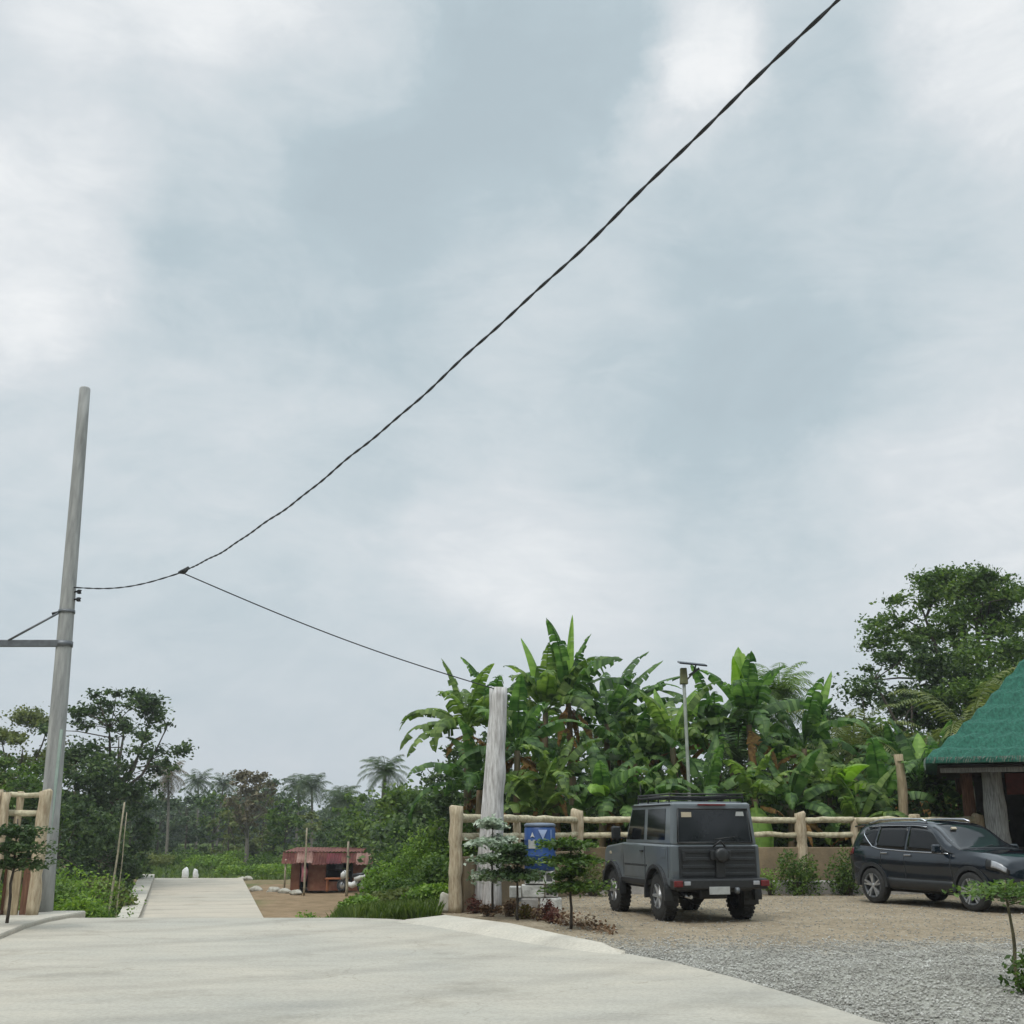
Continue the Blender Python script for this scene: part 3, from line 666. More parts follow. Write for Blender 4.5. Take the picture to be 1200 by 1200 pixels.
pebbles('scattered_stones', 9000, (.6, 14, 15, 28), .014, M['pebble'], 'small stones scattered over the brownish lot', lambda x, y: in_poly(x, y, tanp))
pebbles('kerb_grit', 1800, (-3, 6, 8, 20), .016, M['pebble'], 'stray grit lying along the edge of the concrete', lambda x, y: any(math.hypot(x - a[0], y - a[1]) < .35 + .5 * rg.random() for a in [W(px, py) for px, py in ((1010, 1196), (975, 1185), (940, 1173), (900, 1161), (860, 1149), (790, 1131), (740, 1120))]))

# grass, weeds
def weeds(name, n, area, cond, hmin, hmax, m, label, wdt=.03, seed=0, cat='grass'):
    r = np.random.default_rng(seed); pts = []
    while len(pts) < n:
        x, y = r.uniform(area[0], area[1]), r.uniform(area[2], area[3])
        if cond(x, y): pts.append((x, y, G(x, y) - .08))
    P = np.array(pts); n = len(P); a = r.uniform(0, 6.28, n); h = r.uniform(hmin, hmax, n)[:, None]; d = np.stack([np.cos(a), np.sin(a), 0 * a], 1); ln = r.uniform(.1, .7, n)[:, None]
    u = np.array([0, 0, 1.0])[None]; sd_ = np.stack([-np.sin(a), np.cos(a), 0 * a], 1) * wdt
    V = np.stack([P - sd_ * .5, P + sd_ * .5, P + d * ln * h * .45 + u * h * .62 + sd_, P + d * ln * h + u * h, P + d * ln * h * .45 + u * h * .62 - sd_], 1).reshape(-1, 3)
    o = np_mesh(name, V, np.arange(5 * n).reshape(-1, 5), m, nv=5); tag(o, label, cat, kind='stuff'); return o
def off_road(x, y):
    l, r = road_edges(y); return not (l - 1.1 < x < r + .15) or y > 72
weeds('bank_grass', 60000, (-7.2, -1.3, 20.6, 46), lambda x, y: off_road(x, y) and x > road_edges(y)[1] + (.15 if y < 30 else 3.4), .08, .34, M['leaf_weed'], 'rough green grass on the bank right of the far road', .016, 1)
weeds('verge_grass', 42000, (-26, -8, 20.8, 66), lambda x, y: x < road_edges(y)[0] - 1.1, .08, .36, M['leaf_weed'], 'bright green weeds on the verge left of the far road', .022, 2)
weeds('field_grass', 45000, (-48, 2, 72, 150), lambda x, y: True, .15, .5, M['leaf_weed'], 'tall grass over the fields beyond the far road', .09, 3)

# ================================================================== FENCES, POLES, DRUM
def wob(a, b, r, seed, n=7, amp=.012):
    rd = random.Random(seed); a, b = Vector(a), Vector(b)
    return [a.lerp(b, i / n) + Vector((0, rd.uniform(-amp, amp), rd.uniform(-amp, amp) * 1.6)) for i in range(n + 1)], [r * rd.uniform(.88, 1.12) for _ in range(n + 1)]
def log_post(x, y, h, r, parent, m='concrete_post', seed=0, notches=True):
    rd = random.Random(seed); mb = MB(); n = 16; pts = []; rr = []
    for i in range(n + 1):
        t = i / n; k = r * (1 + .05 * math.sin(i * 1.3 + seed))
        if notches and i in (5, 10): k *= .86
        pts.append((x + .008 * math.sin(i + seed), y, h * t)); rr.append(k)
    pts.append((x, y, h + .02)); rr.append(r * .75)
    mb.tube(pts, rr, 14); return mb.build('post', M[m], parent)
f1 = W(533, 1070); FB = 28.0
posts = [(f1[0], f1[1], 1.88, .125), (X(606, 24.4, 1), 24.4, 1.62, .075), (X(677, FB - .6, 1), FB - .6, 1.9, .15), (X(808, FB, 1), FB, 1.82, .13), (X(940, FB, 1), FB, 1.84, .14), (X(1003, FB, 1), FB, 1.70, .09), (X(1075, FB, 1), FB, 1.8, .13), (X(1150, FB, 1), FB, 1.8, .13)]
fence = empty('log_fence', (f1[0], f1[1], 0), 'pale log-look rail fence running round the gravel lot under the banana plants', 'fence')
FO = Vector(fence.location)
for i, (x, y, h, r) in enumerate(posts): log_post(x - FO.x, y - FO.y, h, r, fence, seed=i)
for i, (a, b) in enumerate(zip(posts, posts[1:])):
    for j, zz in enumerate((1.68, 1.34)):
        p, rr = wob((a[0] - FO.x, a[1] - FO.y - .02, zz + (.0 if i else .0)), (b[0] - FO.x, b[1] - FO.y - .02, zz), .075 if j == 0 else .065, i * 3 + j)
        MB().tube(p, rr, 10).build('rail', M['rail'], fence)
# low ochre wall under the rails, on a concrete kerb
def wall_run(pts, z0, z1, th, name, m, label, cat, bev=.015):
    mb = MB()
    for (a, b) in zip(pts, pts[1:]):
        a, b = Vector(a), Vector(b); d = (b - a); L_ = d.length; c = (a + b) / 2
        mb.box((c.x, c.y, (z0 + z1) / 2), (L_ + .01, th, z1 - z0), rz=math.atan2(d.y, d.x))
    o = mb.build(name, m, bevel=bev); return tag(o, label, cat)
corner = (posts[2][0], posts[2][1])
wall_run([(f1[0] + .1, f1[1] + .1), corner], 0, .98, .14, 'low_wall', M['wall_tan'], 'short ochre wall under the fence rails behind the white log pole', 'wall')
wall_run([(corner[0] + .15, FB), (19, FB)], 0, 1.05, .16, 'low_wall', M['wall_tan'], 'long ochre plastered wall under the rails behind the parked vehicles', 'wall')
wall_run([(corner[0] - .2, FB - .45), (19, FB - .45)], -.05, .30, .30, 'kerb_wall', M['block'], 'rough concrete footing along the base of the ochre wall', 'footing', .03)

# weathered white log
wp = empty('log_pole', (X(573, 22.1), 22.1, 0), 'tall weathered white log pole standing behind the fence corner saplings', 'pole')
top = Z(806, 22.1); rd = random.Random(2); mb = MB(); n = 26
mb.tube([(.17 * i / n + .008 * math.sin(i * .9), 0, top * i / n) for i in range(n + 1)], [(.225 - .055 * (i / n)) * (1 + .03 * math.sin(i * 1.3) + rd.uniform(-.025, .025)) for i in range(n + 1)], 14)
mb.build('log', M['whitewood'], wp)
MB().tube([(-.20 + .18 * i / 10, -.08, top * .74 * i / 10) for i in range(11)], [.10 - .006 * i for i in range(11)], 9).build('split_strip', M['whitewood'], wp)

# utility pole
YP = 20.4; xb = X(49, YP, 0); zt = Z(456, YP); xt = X(99.5, YP, zt)
up_ = empty('utility_pole', (xb, YP, 0), 'tall round concrete utility pole behind the left fence', 'utility pole'); lx = xt - xb
def on_pole(z): return Vector((lx * z / zt, 0, z))
MB().tube([on_pole(zt * i / 12) for i in range(13)] + [on_pole(zt + .03)], [.175 - .072 * i / 12 for i in range(13)] + [.085], 20).build('shaft', M['pole'], up_)
za = Z(755, YP); zb = Z(717, YP)
MB().box(on_pole(za) + Vector((-2.0, -.10, 0)), (4.1, .08, .125)).build('crossarm', M['steel'], up_, bevel=.008)
MB().tube([on_pole(Z(720, YP)) + Vector((-.1, -.13, 0)), on_pole(za) + Vector((-.98, -.13, .05))], .022, 8).build('brace', M['steel'], up_)
MB().lathe([(.145, -.03), (.15, -.03), (.15, .03), (.145, .03)], 20, c=tuple(on_pole(zb))).build('clamp_band', M['steel'], up_)
MB().lathe([(.152, -.05), (.157, -.05), (.157, .05), (.152, .05)], 20, c=tuple(on_pole(za))).build('clamp_band', M['steel'], up_)
for zz in (Z(694, YP), Z(703, YP)):
    c = on_pole(zz)
    MB().tube([c + Vector((.12, -.02, 0)), c + Vector((.24, -.04, .02))], .018, 8).lathe([(.02, -.04), (.045, -.03), (.03, 0), (.045, .03), (.02, .04)], 12, c=tuple(c + Vector((.22, -.04, .0)))).build('insulator', M['black'], up_)
MB().tube([on_pole(zb) + Vector((-.12, -.02, 0)), on_pole(zb) + Vector((-.25, -.03, -.05))], [.02, .035], 8).build('bolt_hook', M['black'], up_)
MB().box(on_pole(1.9) + Vector((.09, -.12, 0)), (.05, .03, 2.6)).build('conduit', mat('pale_green_conduit', (.30, .38, .34), .6, .1, 5), up_)

# cables
Ys = 19.0; zs = Z(670, Ys); S = Vector((X(215, Ys, zs), Ys, zs)); E = Vector((X(980, 5.8, Z(0, 5.8)), 5.8, Z(0, 5.8)))
track = [(270, 641), (330, 598), (420, 528), (490, 470), (560, 404), (620, 350), (690, 284), (760, 211), (830, 148), (900, 81), (980, 0)]
cp = [S]
for px, py in track:
    a, b = 5.0, 19.0
    for _ in range(50):
        Y = (a + b) / 2; x = S.x + (E.x - S.x) * (S.y - Y) / (S.y - E.y)
        if x - X(px, Y, Z(py, Y)) > 0: a = Y
        else: b = Y
    cp.append(Vector((x, Y, Z(py, Y))))
# smooth the heights with a parabola fit (a hanging cable)
yy = np.array([c.y for c in cp]); pf = np.polyfit(yy, np.array([c.z for c in cp]), 3, w=[4] + [1] * (len(cp) - 1))
line = []
for i in range(260):
    Y = 19.0 - i * (25.0 / 259); x = S.x + (E.x - S.x) * (S.y - Y) / (S.y - E.y); line.append(Vector((x, Y, float(np.polyval(pf, max(Y, 3))) + max(0, 3 - Y) * .09)))
def twisted(name, pts, r, off, pitch, label, cat='cable', wb=.0):
    mb = MB(); L_ = 0; A, B = [], []
    for i, p in enumerate(pts):
        if i: L_ += (p - pts[i - 1]).length
        t = (pts[min(i + 1, len(pts) - 1)] - pts[max(0, i - 1)]).normalized(); s_ = t.cross(Vector((0, 0, 1))).normalized(); u = s_.cross(t)
        a = L_ / pitch * 2 * math.pi; d = s_ * math.cos(a) * off + u * math.sin(a) * off; w_ = u * wb * math.sin(L_ * 1.9) + u * wb * .6 * math.sin(L_ * 4.3 + 1)
        A.append(p + d + w_); B.append(p - d + w_)
    mb.tube(A, r, 6).tube(B, r, 6)
    return tag(mb.build(name, M['cable']), label, cat)
def resample(pts, n):
    d = [0]
    for a, b in zip(pts, pts[1:]): d.append(d[-1] + (b - a).length)
    out = []; j = 0
    for i in range(n):
        s = d[-1] * i / (n - 1)
        while j < len(pts) - 2 and d[j + 1] < s: j += 1
        out.append(pts[j].lerp(pts[j + 1], (s - d[j]) / max(1e-9, d[j + 1] - d[j])))
    return out
twisted('service_cable', resample(line, 520), .0088, .0062, .55, 'thick twisted black cable rising overhead from the splice', wb=.010)
pa = on_pole(Z(689, YP)) + Vector((.12, -.05, 0)) + Vector(up_.location)
seg = [pa + (S - pa) * (i / 30) + Vector((0, 0, -.13 * math.sin(math.pi * i / 30))) for i in range(31)]
twisted('service_cable', resample(seg, 90), .0088, .0062, .55, 'short sagging cable between the concrete utility pole and the splice')
sp = MB(); sp.tube([S + Vector((-.09, .02, -.01)), S + Vector((-.03, 0, 0)), S, S + Vector((.05, -.03, .03)), S + Vector((.10, -.06, .07))], [.02, .04, .05, .04, .02], 8)
tag(sp.build('cable_splice', M['black']), 'small black splice knot where the cables meet in the sky', 'cable splice')
tp = Vector((wp.location.x + .15, 22.0, top - .05)); a0 = S + Vector((.03, 0, -.04))
seg = [a0.lerp(tp, i / 30) + Vector((0, 0, -.12 * math.sin(math.pi * i / 30))) for i in range(31)]
tag(MB().tube(seg, .011, 6).build('drop_wire', M['cable']), 'thin slack wire from the splice to the top of the white log pole', 'wire')

# left fence of logs
lx0, ly0 = X(45, 19.6, 1), 19.6
lf = empty('log_fence', (lx0, ly0, .1), 'short log-look fence with block rails and upright logs beside the utility pole', 'fence')
log_post(0, 0, 2.0, .105, lf, seed=5)
log_post(-.44, .03, 1.98, .06, lf, seed=6, notches=False)
for zz in (1.93, 1.64, 1.35, 1.05):
    p, rr = wob((-.05, 0, zz), (-1.9, .02, zz), .05, int(zz * 10)); MB().tube(p, rr, 10).build('rail', M['rail'], lf)
for i, (dx, hh, r) in enumerate(((-.60, 1.98, .075), (-.76, 2.03, .085), (-.95, 2.06, .09), (-1.15, 2.02, .09), (-1.36, 2.05, .09))):
    MB().tube([(dx + .01 * math.sin(k * 2 + i), -.16, hh * k / 10) for k in range(11)], [r * (1 + .08 * math.sin(k * 1.9 + i)) for k in range(11)], 10).build('upright_log', M['concrete_post'], lf)
for i in range(3):
    MB().box((-.16 - .16 * i, .02, .45), (.13, .05, .9)).build('board', M['brown_wood'] if i != 1 else M['tan_log'], lf, bevel=.01)

# blue drum on whitewashed blocks
yd = 22.0; xd = X(631, yd, 1)
bl = empty('block_stand', (xd, yd, 0), 'stack of whitewashed hollow blocks carrying the blue drum', 'block stand')
def hollow(c, d, nm, m):
    mb = MB(); mb.box(c, d); cuts = []
    for s in (-1, 0, 1): cuts.append(MB().box((c[0] + s * d[0] * .31, c[1] - d[1] * .4, c[2]), (d[0] * .2, d[1] * .5, d[2] * .66)))
    mb.build(nm, m, bl, bevel=.008, cut=cuts)
MB().box((-.22, -.03, .12), (.42, .42, .235)).build('block', M['block'], bl, bevel=.02); MB().box((.22, 0, .12), (.41, .42, .235)).build('block', M['whitewash'], bl, bevel=.02)
MB().box((-.11, 0, .36), (.42, .42, .225)).build('block', M['whitewash'], bl, bevel=.02); hollow((.24, .02, .365), (.24, .40, .23), 'block', M['block'])
hollow((.02, 0, .605), (.56, .44, .23), 'block', M['whitewash'])
MB().box((-.44, -.10, .345), (.22, .36, .20)).build('block', M['whitewash'], bl, bevel=.02)
dr = empty('water_drum', (xd + .03, yd, .725), 'blue plastic drum with white markings standing on whitewashed blocks', 'drum')
MB().lathe([(.02, 0), (.27, 0), (.295, .03), (.295, .24), (.305, .26), (.305, .28), (.295, .30), (.295, .52), (.305, .54), (.305, .56), (.295, .58), (.295, .76), (.27, .80), (.02, .80)], 32).build('barrel', M['blue'], dr)
MB().lathe([(.02, .79), (.285, .79), (.30, .80), (.30, .835), (.26, .86), (.02, .87)], 32).build('lid', M['blue_grey'], dr)
def on_drum(u, z, r=.300): a = -math.pi / 2 + u / .295; return (r * math.cos(a), r * math.sin(a), z)
def decal(name, outline, m, r=.3):
    mb = MB(); cx_ = sum(p[0] for p in outline) / len(outline); cz_ = sum(p[1] for p in outline) / len(outline)
    f = [on_drum(u, z, r + .010) for u, z in outline]; b = [on_drum(u, z, r - .004) for u, z in outline]; n = len(f)
    mb.add(f + b, [tuple(range(n)), tuple(reversed(range(n, 2 * n)))] + [(i, (i + 1) % n, n + (i + 1) % n, n + i) for i in range(n)]); return mb.build(name, m, dr)
decal('white_mark', [(-.19, .60), (-.15, .69), (-.11, .60), (-.15, .62)], M['white']); decal('white_mark', [(-.04, .74), (.13, .74), (.09, .66), (.05, .56), (.00, .66)], mat('pale_blue_mark', (.34, .42, .62), .5, .1, 8))
decal('white_mark', [(.20, .74), (.235, .74), (.24, .52), (.21, .56)], mat('sky_blue_mark', (.18, .26, .48), .5, .1, 8))
decal('paper_notice', [(-.235, .40), (-.235, .56), (-.09, .56), (-.09, .40)], M['plate'], .302)
# rock
rk = MB(); rr = random.Random(9); bmr = bmesh.new(); bmesh.ops.create_icosphere(bmr, subdivisions=3, radius=1)
def rock(name, loc, d, label, m='rock', seed=0, group=None, cat='rock'):
    bm = bmesh.new(); bmesh.ops.create_icosphere(bm, subdivisions=3, radius=1)
    for v in bm.verts:
        k = 1 + .28 * mnoise.noise(v.co * 1.3 + Vector((seed * 3.1, 0, 0))) + .10 * mnoise.noise(v.co * 3.7 + Vector((seed, 5, 0)))
        v.co = Vector((v.co.x * d[0], v.co.y * d[1], max(-.5, v.co.z) * d[2])) * k
    me = bpy.data.meshes.new(name); bm.to_mesh(me); bm.free(); me.materials.append(M[m]); me.polygons.foreach_set('use_smooth', [True] * len(me.polygons))
    o = bpy.data.objects.new(name, me); C.objects.link(o); o.location = loc; return tag(o, label, cat, group)
bmr.free()
xr, yr = W(521, 1070)
rock('boulder', (xr, yr + .1, .13), (.13, .13, .24), 'cream boulder leaning at the foot of the fence end post', seed=3)

# solar street lamp behind the wall
ysl = 29.2; zl = Z(779, ysl)
sl_ = empty('solar_lamp', (X(810, ysl, 1.5), ysl, 0), 'slim pole with a solar panel lamp rising among the banana plants', 'street lamp')
MB().tube([(-.03 * i / 6, 0, (zl - .1) * i / 6) for i in range(7)], [.045] * 7, 10).build('pole', mat('pale_lamp_pole', (.30, .33, .29), .6, .2, 5), sl_)
MB().box((.20, -.05, zl + .02), (.72, .50, .045), ry=R(6), rx=R(12)).build('solar_panel', M['panel'], sl_, bevel=.006)
MB().box((-.03, 0, zl - .30), (.20, .20, .42), taper=.8).build('battery_box', mat('olive_lamp_box', (.12, .13, .05), .6, .2, 6), sl_, bevel=.012)
MB().tube([(0, 0, zl - .45), (.22, -.03, zl - .22), (.30, -.03, zl - .02)], .02, 6).box((.24, -.08, zl - .20), (.30, .18, .06), ry=R(-35)).build('lamp_head', M['black'], sl_)

# tan post and brown post near the hut
tp_ = MB(); yl = 29.4; hl = Z(884, yl)
tp_.tube([(X(1061, yl, 1.5) + .02 * math.sin(i), yl, hl * i / 10) for i in range(11)], [.14 * (1 - .02 * i) * (1 + .06 * math.sin(i * 2)) for i in range(11)], 12)
tag(tp_.build('log_post', M['tan_log']), 'plain tan log post standing behind the roof of the dark crossover', 'post')

# hut with green thatch
ex, ey = X(1084, 25.4, 3.0), 25.4; ez = Z(889, 25.4)
hut = empty('open_hut', (ex, ey, 0), 'open sided hut with green painted thatch roof at the right edge', 'hut', rz=R(-20))
WR, DR, HR = 9.5, 8.4, 5.1
def hl_(px, Y, dz=1.8):
    dx, dy = X(px, Y, dz) - ex, Y - ey; c, s_ = math.cos(R(20)), math.sin(R(20)); return (dx * c - dy * s_, dx * s_ + dy * c)
def roof_pt(u, v, t):            # u along eave loop 0..4
    cx_, cy_ = WR / 2, DR / 2
    loop = [(0, 0), (WR, 0), (WR, DR), (0, DR), (0, 0)]; i = int(min(3, u)); f = u - i
    x = loop[i][0] + (loop[i + 1][0] - loop[i][0]) * f; y = loop[i][1] + (loop[i + 1][1] - loop[i][1]) * f
    return Vector((cx_ + (x - cx_) * (1 - t), cy_ + (y - cy_) * (1 - t), HR * t ** 1.16))
def make_roof():
    rd = random.Random(3); V, Fs = [], []; NU, NT = 240, 26
    for j in range(NT + 1):
        t = j / NT * .985; tier = (j % 2) * .07
        for i in range(NU):
            p = roof_pt(i * 4 / NU, 0, t); r = rd.uniform(-.03, .03)
            p = p + Vector((0, 0, ez + tier + r))
            if j == 0: p.z += rd.uniform(-.06, .02)
            V.append(p)
    for j in range(NT):
        for i in range(NU): Fs.append((j * NU + i, j * NU + (i + 1) % NU, (j + 1) * NU + (i + 1) % NU, (j + 1) * NU + i))
    k = len(V); V += [roof_pt(i * 4 / NU, 0, 0) + Vector((0, 0, ez - .10)) for i in range(NU)]
    for i in range(NU): Fs.append((i, (i + 1) % NU, k + (i + 1) % NU, k + i))
    Fs.append(tuple(range(NT * NU, NT * NU + NU))); Fs.append(tuple(k + i for i in reversed(range(NU))))
    MB().add(V, Fs).build('roof', M['thatch'], hut)
    fr = MB()
    for i in range(900):
        u = i * 4 / 900 + rd.uniform(0, .004)
        if 1.02 < u < 2.98: continue
        p = roof_pt(u % 4, 0, .004) + Vector((0, 0, ez + .02)); d = Vector((WR / 2, DR / 2, 0)) - Vector((p.x, p.y, 0)); d = d.normalized()
        s_ = Vector((-d.y, d.x, 0)) * rd.uniform(.012, .028); q = p - d * rd.uniform(.02, .08) + Vector((0, 0, -rd.uniform(.05, .15)))
        fr.add([p - s_, p + s_, q + s_ * .4, q - s_ * .4], [(0, 1, 2, 3)])
    fr.build('thatch_fringe', M['thatch_edge'], hut)
make_roof()
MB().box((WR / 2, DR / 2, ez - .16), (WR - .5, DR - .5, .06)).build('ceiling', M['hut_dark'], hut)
def column(x, y, r0, r1, m, nm='column', h=None):
    h = h or ez - .12; MB().tube([(x, y, h * i / 10) for i in range(11)], [(r0 + (r1 - r0) * i / 10) * (1 + .05 * math.sin(i * 1.9 + x)) for i in range(11)], 12).build(nm, M[m], hut)
column(*hl_(1167, 26.3), .30, .21, 'grey_wood'); column(WR - 1.0, 1.6, .3, .2, 'grey_wood')
column(*hl_(1137, 28.4), .15, .14, 'brown_wood', 'inner_post'); column(*hl_(1128, 31.0), .11, .10, 'brown_wood', 'inner_post')
column(*hl_(1150, 29.6), .10, .10, 'hut_dark', 'inner_post')
qx, qy = hl_(1148, 30.6)
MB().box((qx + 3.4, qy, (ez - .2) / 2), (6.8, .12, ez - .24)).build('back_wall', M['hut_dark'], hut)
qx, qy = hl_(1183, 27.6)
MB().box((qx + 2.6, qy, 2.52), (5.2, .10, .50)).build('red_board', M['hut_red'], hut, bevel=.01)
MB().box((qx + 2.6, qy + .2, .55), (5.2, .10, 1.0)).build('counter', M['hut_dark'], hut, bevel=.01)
MB().box((WR / 2, .55, ez - .22), (WR - .6, .10, .14)).build('eave_beam', M['grey_wood'], hut)

# ================================================================== VEHICLES
def arch_ring(cx, cz, x0, x1, r0, r1, a0=-8, a1=188, n=18):
    """half ring in the (y,z) plane extruded along x"""
    mb = MB(); vs = []
    for x in (x0, x1):
        for r in (r0, r1):
            for i in range(n + 1):
                a = R(a0 + (a1 - a0) * i / n); vs.append((x, cx + r * math.cos(a), cz + r * math.sin(a)))
    m = n + 1; fs = []
    for i in range(n):
        fs += [(i, i + 1, m + i + 1, m + i), (2 * m + i, 3 * m + i, 3 * m + i + 1, 2 * m + i + 1), (i, 2 * m + i, 2 * m + i + 1, i + 1), (m + i, m + i + 1, 3 * m + i + 1, 3 * m + i)]
    fs += [(0, m, 3 * m, 2 * m), (n, 2 * m + n, 3 * m + n, m + n)]
    return mb.add(vs, fs)
def wheel(parent, x, y, r, w, side, rim='alloy', spokes=5, rr=.62, chunky=False, seed=0):
    """side = +1 outer face towards +x"""
    wh = bpy.data.objects.new('wheel', None); C.objects.link(wh); wh.parent = parent; wh.location = (x, y, r); wh.rotation_euler = (0, 0, 0 if side > 0 else math.pi)
    pr = [(r * rr, -w / 2), (r * .86, -w / 2), (r * .96, -w * .43), (r, -w * .34), (r, w * .34), (r * .96, w * .43), (r * .86, w / 2), (r * rr, w / 2)]
    t = MB().lathe(pr, 40, 'X', cap=False)
    for k in range(30 if chunky else 0):
        a = k * 2 * math.pi / 30
        for s in (-1, 1): t.box((s * w * .28, (r + .004) * math.cos(a + .1 * s), (r + .004) * math.sin(a + .1 * s)), (w * .34, .045, .03), rx=a + math.pi / 2 - math.pi / 2 + (math.pi / 2))
    t.build('tyre', M['rubber'], wh)
    R0 = r * rr
    MB().lathe([(R0, -w * .5), (R0 + .004, -w * .5), (R0 + .004, w * .47), (R0 - .025, w * .5), (R0 - .03, w * .40), (R0 - .035, -w * .5)], 36, 'X', cap=False).lathe([(.001, w * .02), (R0 * .97, w * .02), (R0 * .97, -w * .1), (.001, -w * .1)], 30, 'X').build('rim_barrel', M['steel'], wh)
    sp = MB()
    for k in range(spokes):
        a = 2 * math.pi * k / spokes + seed
        for off in ((-.16, .16) if spokes == 5 else (0,)):
            b = a + off; p0 = Vector((w * .36, math.cos(a) * R0 * .16, math.sin(a) * R0 * .16)); p1 = Vector((w * .44, math.cos(b) * R0 * .97, math.sin(b) * R0 * .97))
            d = p1 - p0; c = (p0 + p1) / 2; t_ = Vector((0, -math.sin(b), math.cos(b))) * (.022 if spokes == 5 else .032)
            e = Vector((.022, 0, 0)); V_ = []
            for q, kk in ((p0, 1.0), (p1, .8)):
                V_ += [q - t_ * kk - e, q + t_ * kk - e, q + t_ * kk * .7 + e, q - t_ * kk * .7 + e]
            sp.add(V_, [(0, 1, 2, 3), (7, 6, 5, 4), (0, 4, 5, 1), (1, 5, 6, 2), (2, 6, 7, 3), (3, 7, 4, 0)])
    sp.lathe([(.001, w * .46), (R0 * .15, w * .45), (R0 * .2, w * .40), (R0 * .2, w * .2), (.001, w * .2)], 16, 'X')
    sp.build('rim', M[rim], wh)
    return wh
def quad_panel(pts, nrm, t=.006):
    n = Vector(nrm).normalized() * t; p = [Vector(q) for q in pts]; k = len(p)
    return MB().add([q - n for q in p] + [q + n for q in p], [tuple(reversed(range(k))), tuple(range(k, 2 * k))] + [(i, (i + 1) % k, k + (i + 1) % k, k + i) for i in range(k)])

# ---- boxy grey off-roader, seen from behind
jx, jy = 2.97, 21.0; JH = R(14.0)
jeep = empty('off_road_car', (jx, jy, .012), 'grey boxy off-road car with black tailgate parked with its back to the road', 'car', rz=JH)
HW = .80
low = [(-1.70, .56), (-1.73, .80), (-1.72, 1.215), (.62, 1.235), (.72, 1.225), (1.52, 1.16), (1.64, 1.10), (1.68, .98), (1.68, .60), (1.50, .52), (-1.40, .52)]
WB0, WB1, WR_ = -1.10, 1.15, .378
def cutr(y): return MB().lathe([(.47, -1.2), (.47, -.50)], 28, 'X', c=(0, y, .40)), MB().lathe([(.47, .50), (.47, 1.2)], 28, 'X', c=(0, y, .40))
cuts = [*cutr(WB0), *cutr(WB1)]
MB().extr(low, 'X', -HW, HW).build('body', M['grey_paint'], jeep, bevel=.035, seg=3, cut=cuts)
MB().box((0, 0, .62), (1.36, 3.2, .30)).build('underbody', M['black'], jeep, bevel=.02)
# cabin shell: tapered box with slightly raked front and back
yb0, yb1, yt0, yt1, zb_, zt_, wb_, wt_ = -1.70, .56, -1.64, .26, 1.20, 1.90, .775, .715
cab = MB().add([(-wb_, yb0, zb_), (wb_, yb0, zb_), (wb_, yb1, zb_), (-wb_, yb1, zb_), (-wt_, yt0, zt_), (wt_, yt0, zt_), (wt_, yt1, zt_), (-wt_, yt1, zt_)],
               [(3, 2, 1, 0), (4, 5, 6, 7), (0, 1, 5, 4), (1, 2, 6, 5), (2, 3, 7, 6), (3, 0, 4, 7)])
cab.build('cabin', M['grey_paint'], jeep, bevel=.045, seg=3)
def cabp(s, y, z, off=.0):       # point on a cabin side
    t = (z - zb_) / (zt_ - zb_); return (s * (wb_ + (wt_ - wb_) * t + off), y, z)
MB().box((0, -.66, 1.905), (1.30, 1.60, .03)).build('roof_skin', M['grey_paint'], jeep, bevel=.012)
for s in (-1, 1):
    n_ = (s, 0, .086)
    quad_panel([cabp(s, -.42, 1.29), cabp(s, .44, 1.29), cabp(s, .22, 1.80), cabp(s, -.42, 1.80)], n_).build('side_window', M['glass'], jeep)
    quad_panel([cabp(s, -1.42, 1.29), cabp(s, -.58, 1.29), cabp(s, -.58, 1.80), cabp(s, -1.40, 1.80)], n_).build('quarter_window', M['glass'], jeep)
    MB().tube([cabp(s, yt0 + .03, 1.862, .018), cabp(s, yt1 - .02, 1.862, .018)], .014, 6).build('rain_gutter', M['black'], jeep)
    # door with seams and handle
    d = quad_panel([(s * (HW + .001), -.52, .66), (s * (HW + .001), .52, .66), (s * (HW + .001), .58, 1.18), (s * (HW + .001), -.52, 1.18)], (s, 0, 0), .006).build('door', M['grey_paint'], jeep)
    MB().box((s * (HW + .022), -.42, 1.10), (.022, .16, .035)).build('door_handle', M['black'], d, bevel=.006)
    MB().box((s * (HW + .004), 0, .585), (.03, 1.55, .09)).build('sill_trim', M['black'], jeep, bevel=.01)
    for yy_ in (WB0, WB1): arch_ring(yy_, .40, s * (HW - .06), s * (HW + .065), .435, .495).build('wheel_arch', M['dark_panel'], jeep)
    MB().tube([(s * .80, .50, 1.30), (s * .92, .52, 1.33)], .018, 6).build('mirror_arm', M['black'], jeep)
    MB().box((s * .965, .50, 1.40), (.17, .09, .23)).build('mirror', M['black'], jeep, bevel=.03)
    MB().box((s * .72, -1.48, .40), (.26, .02, .30)).build('mud_flap', M['black'], jeep)
    for yy_ in (WB0, WB1): wheel(jeep, s * .70, yy_, WR_, .225, s, 'alloy', 6, .55, chunky=True, seed=yy_)
quad_panel([(-.70, .555, 1.30), (.70, .555, 1.30), (.63, .295, 1.84), (-.63, .295, 1.84)], (0, 1, .4)).build('windscreen', M['glass'], jeep)
for s in (-1, 1):
    for y_, z_, h_ in ((-1.60, .94, .50), (.58, .92, .50), (-.53, .92, .52)): MB().box((s * (HW + .001), y_, z_), (.006, .009, h_)).build('panel_seam', M['black'], jeep)
    MB().box((s * (HW + .003), -.05, .86), (.014, 1.12, .035)).build('side_moulding', M['dark_panel'], jeep, bevel=.005)
    MB().box((s * (HW + .003), 1.30, 1.04), (.012, .10, .05)).build('side_indicator', M['sticker'], jeep, bevel=.004)
MB().box((-HW - .004, -1.42, 1.08), (.012, .17, .15)).build('fuel_flap', M['grey_paint'], jeep, bevel=.004)
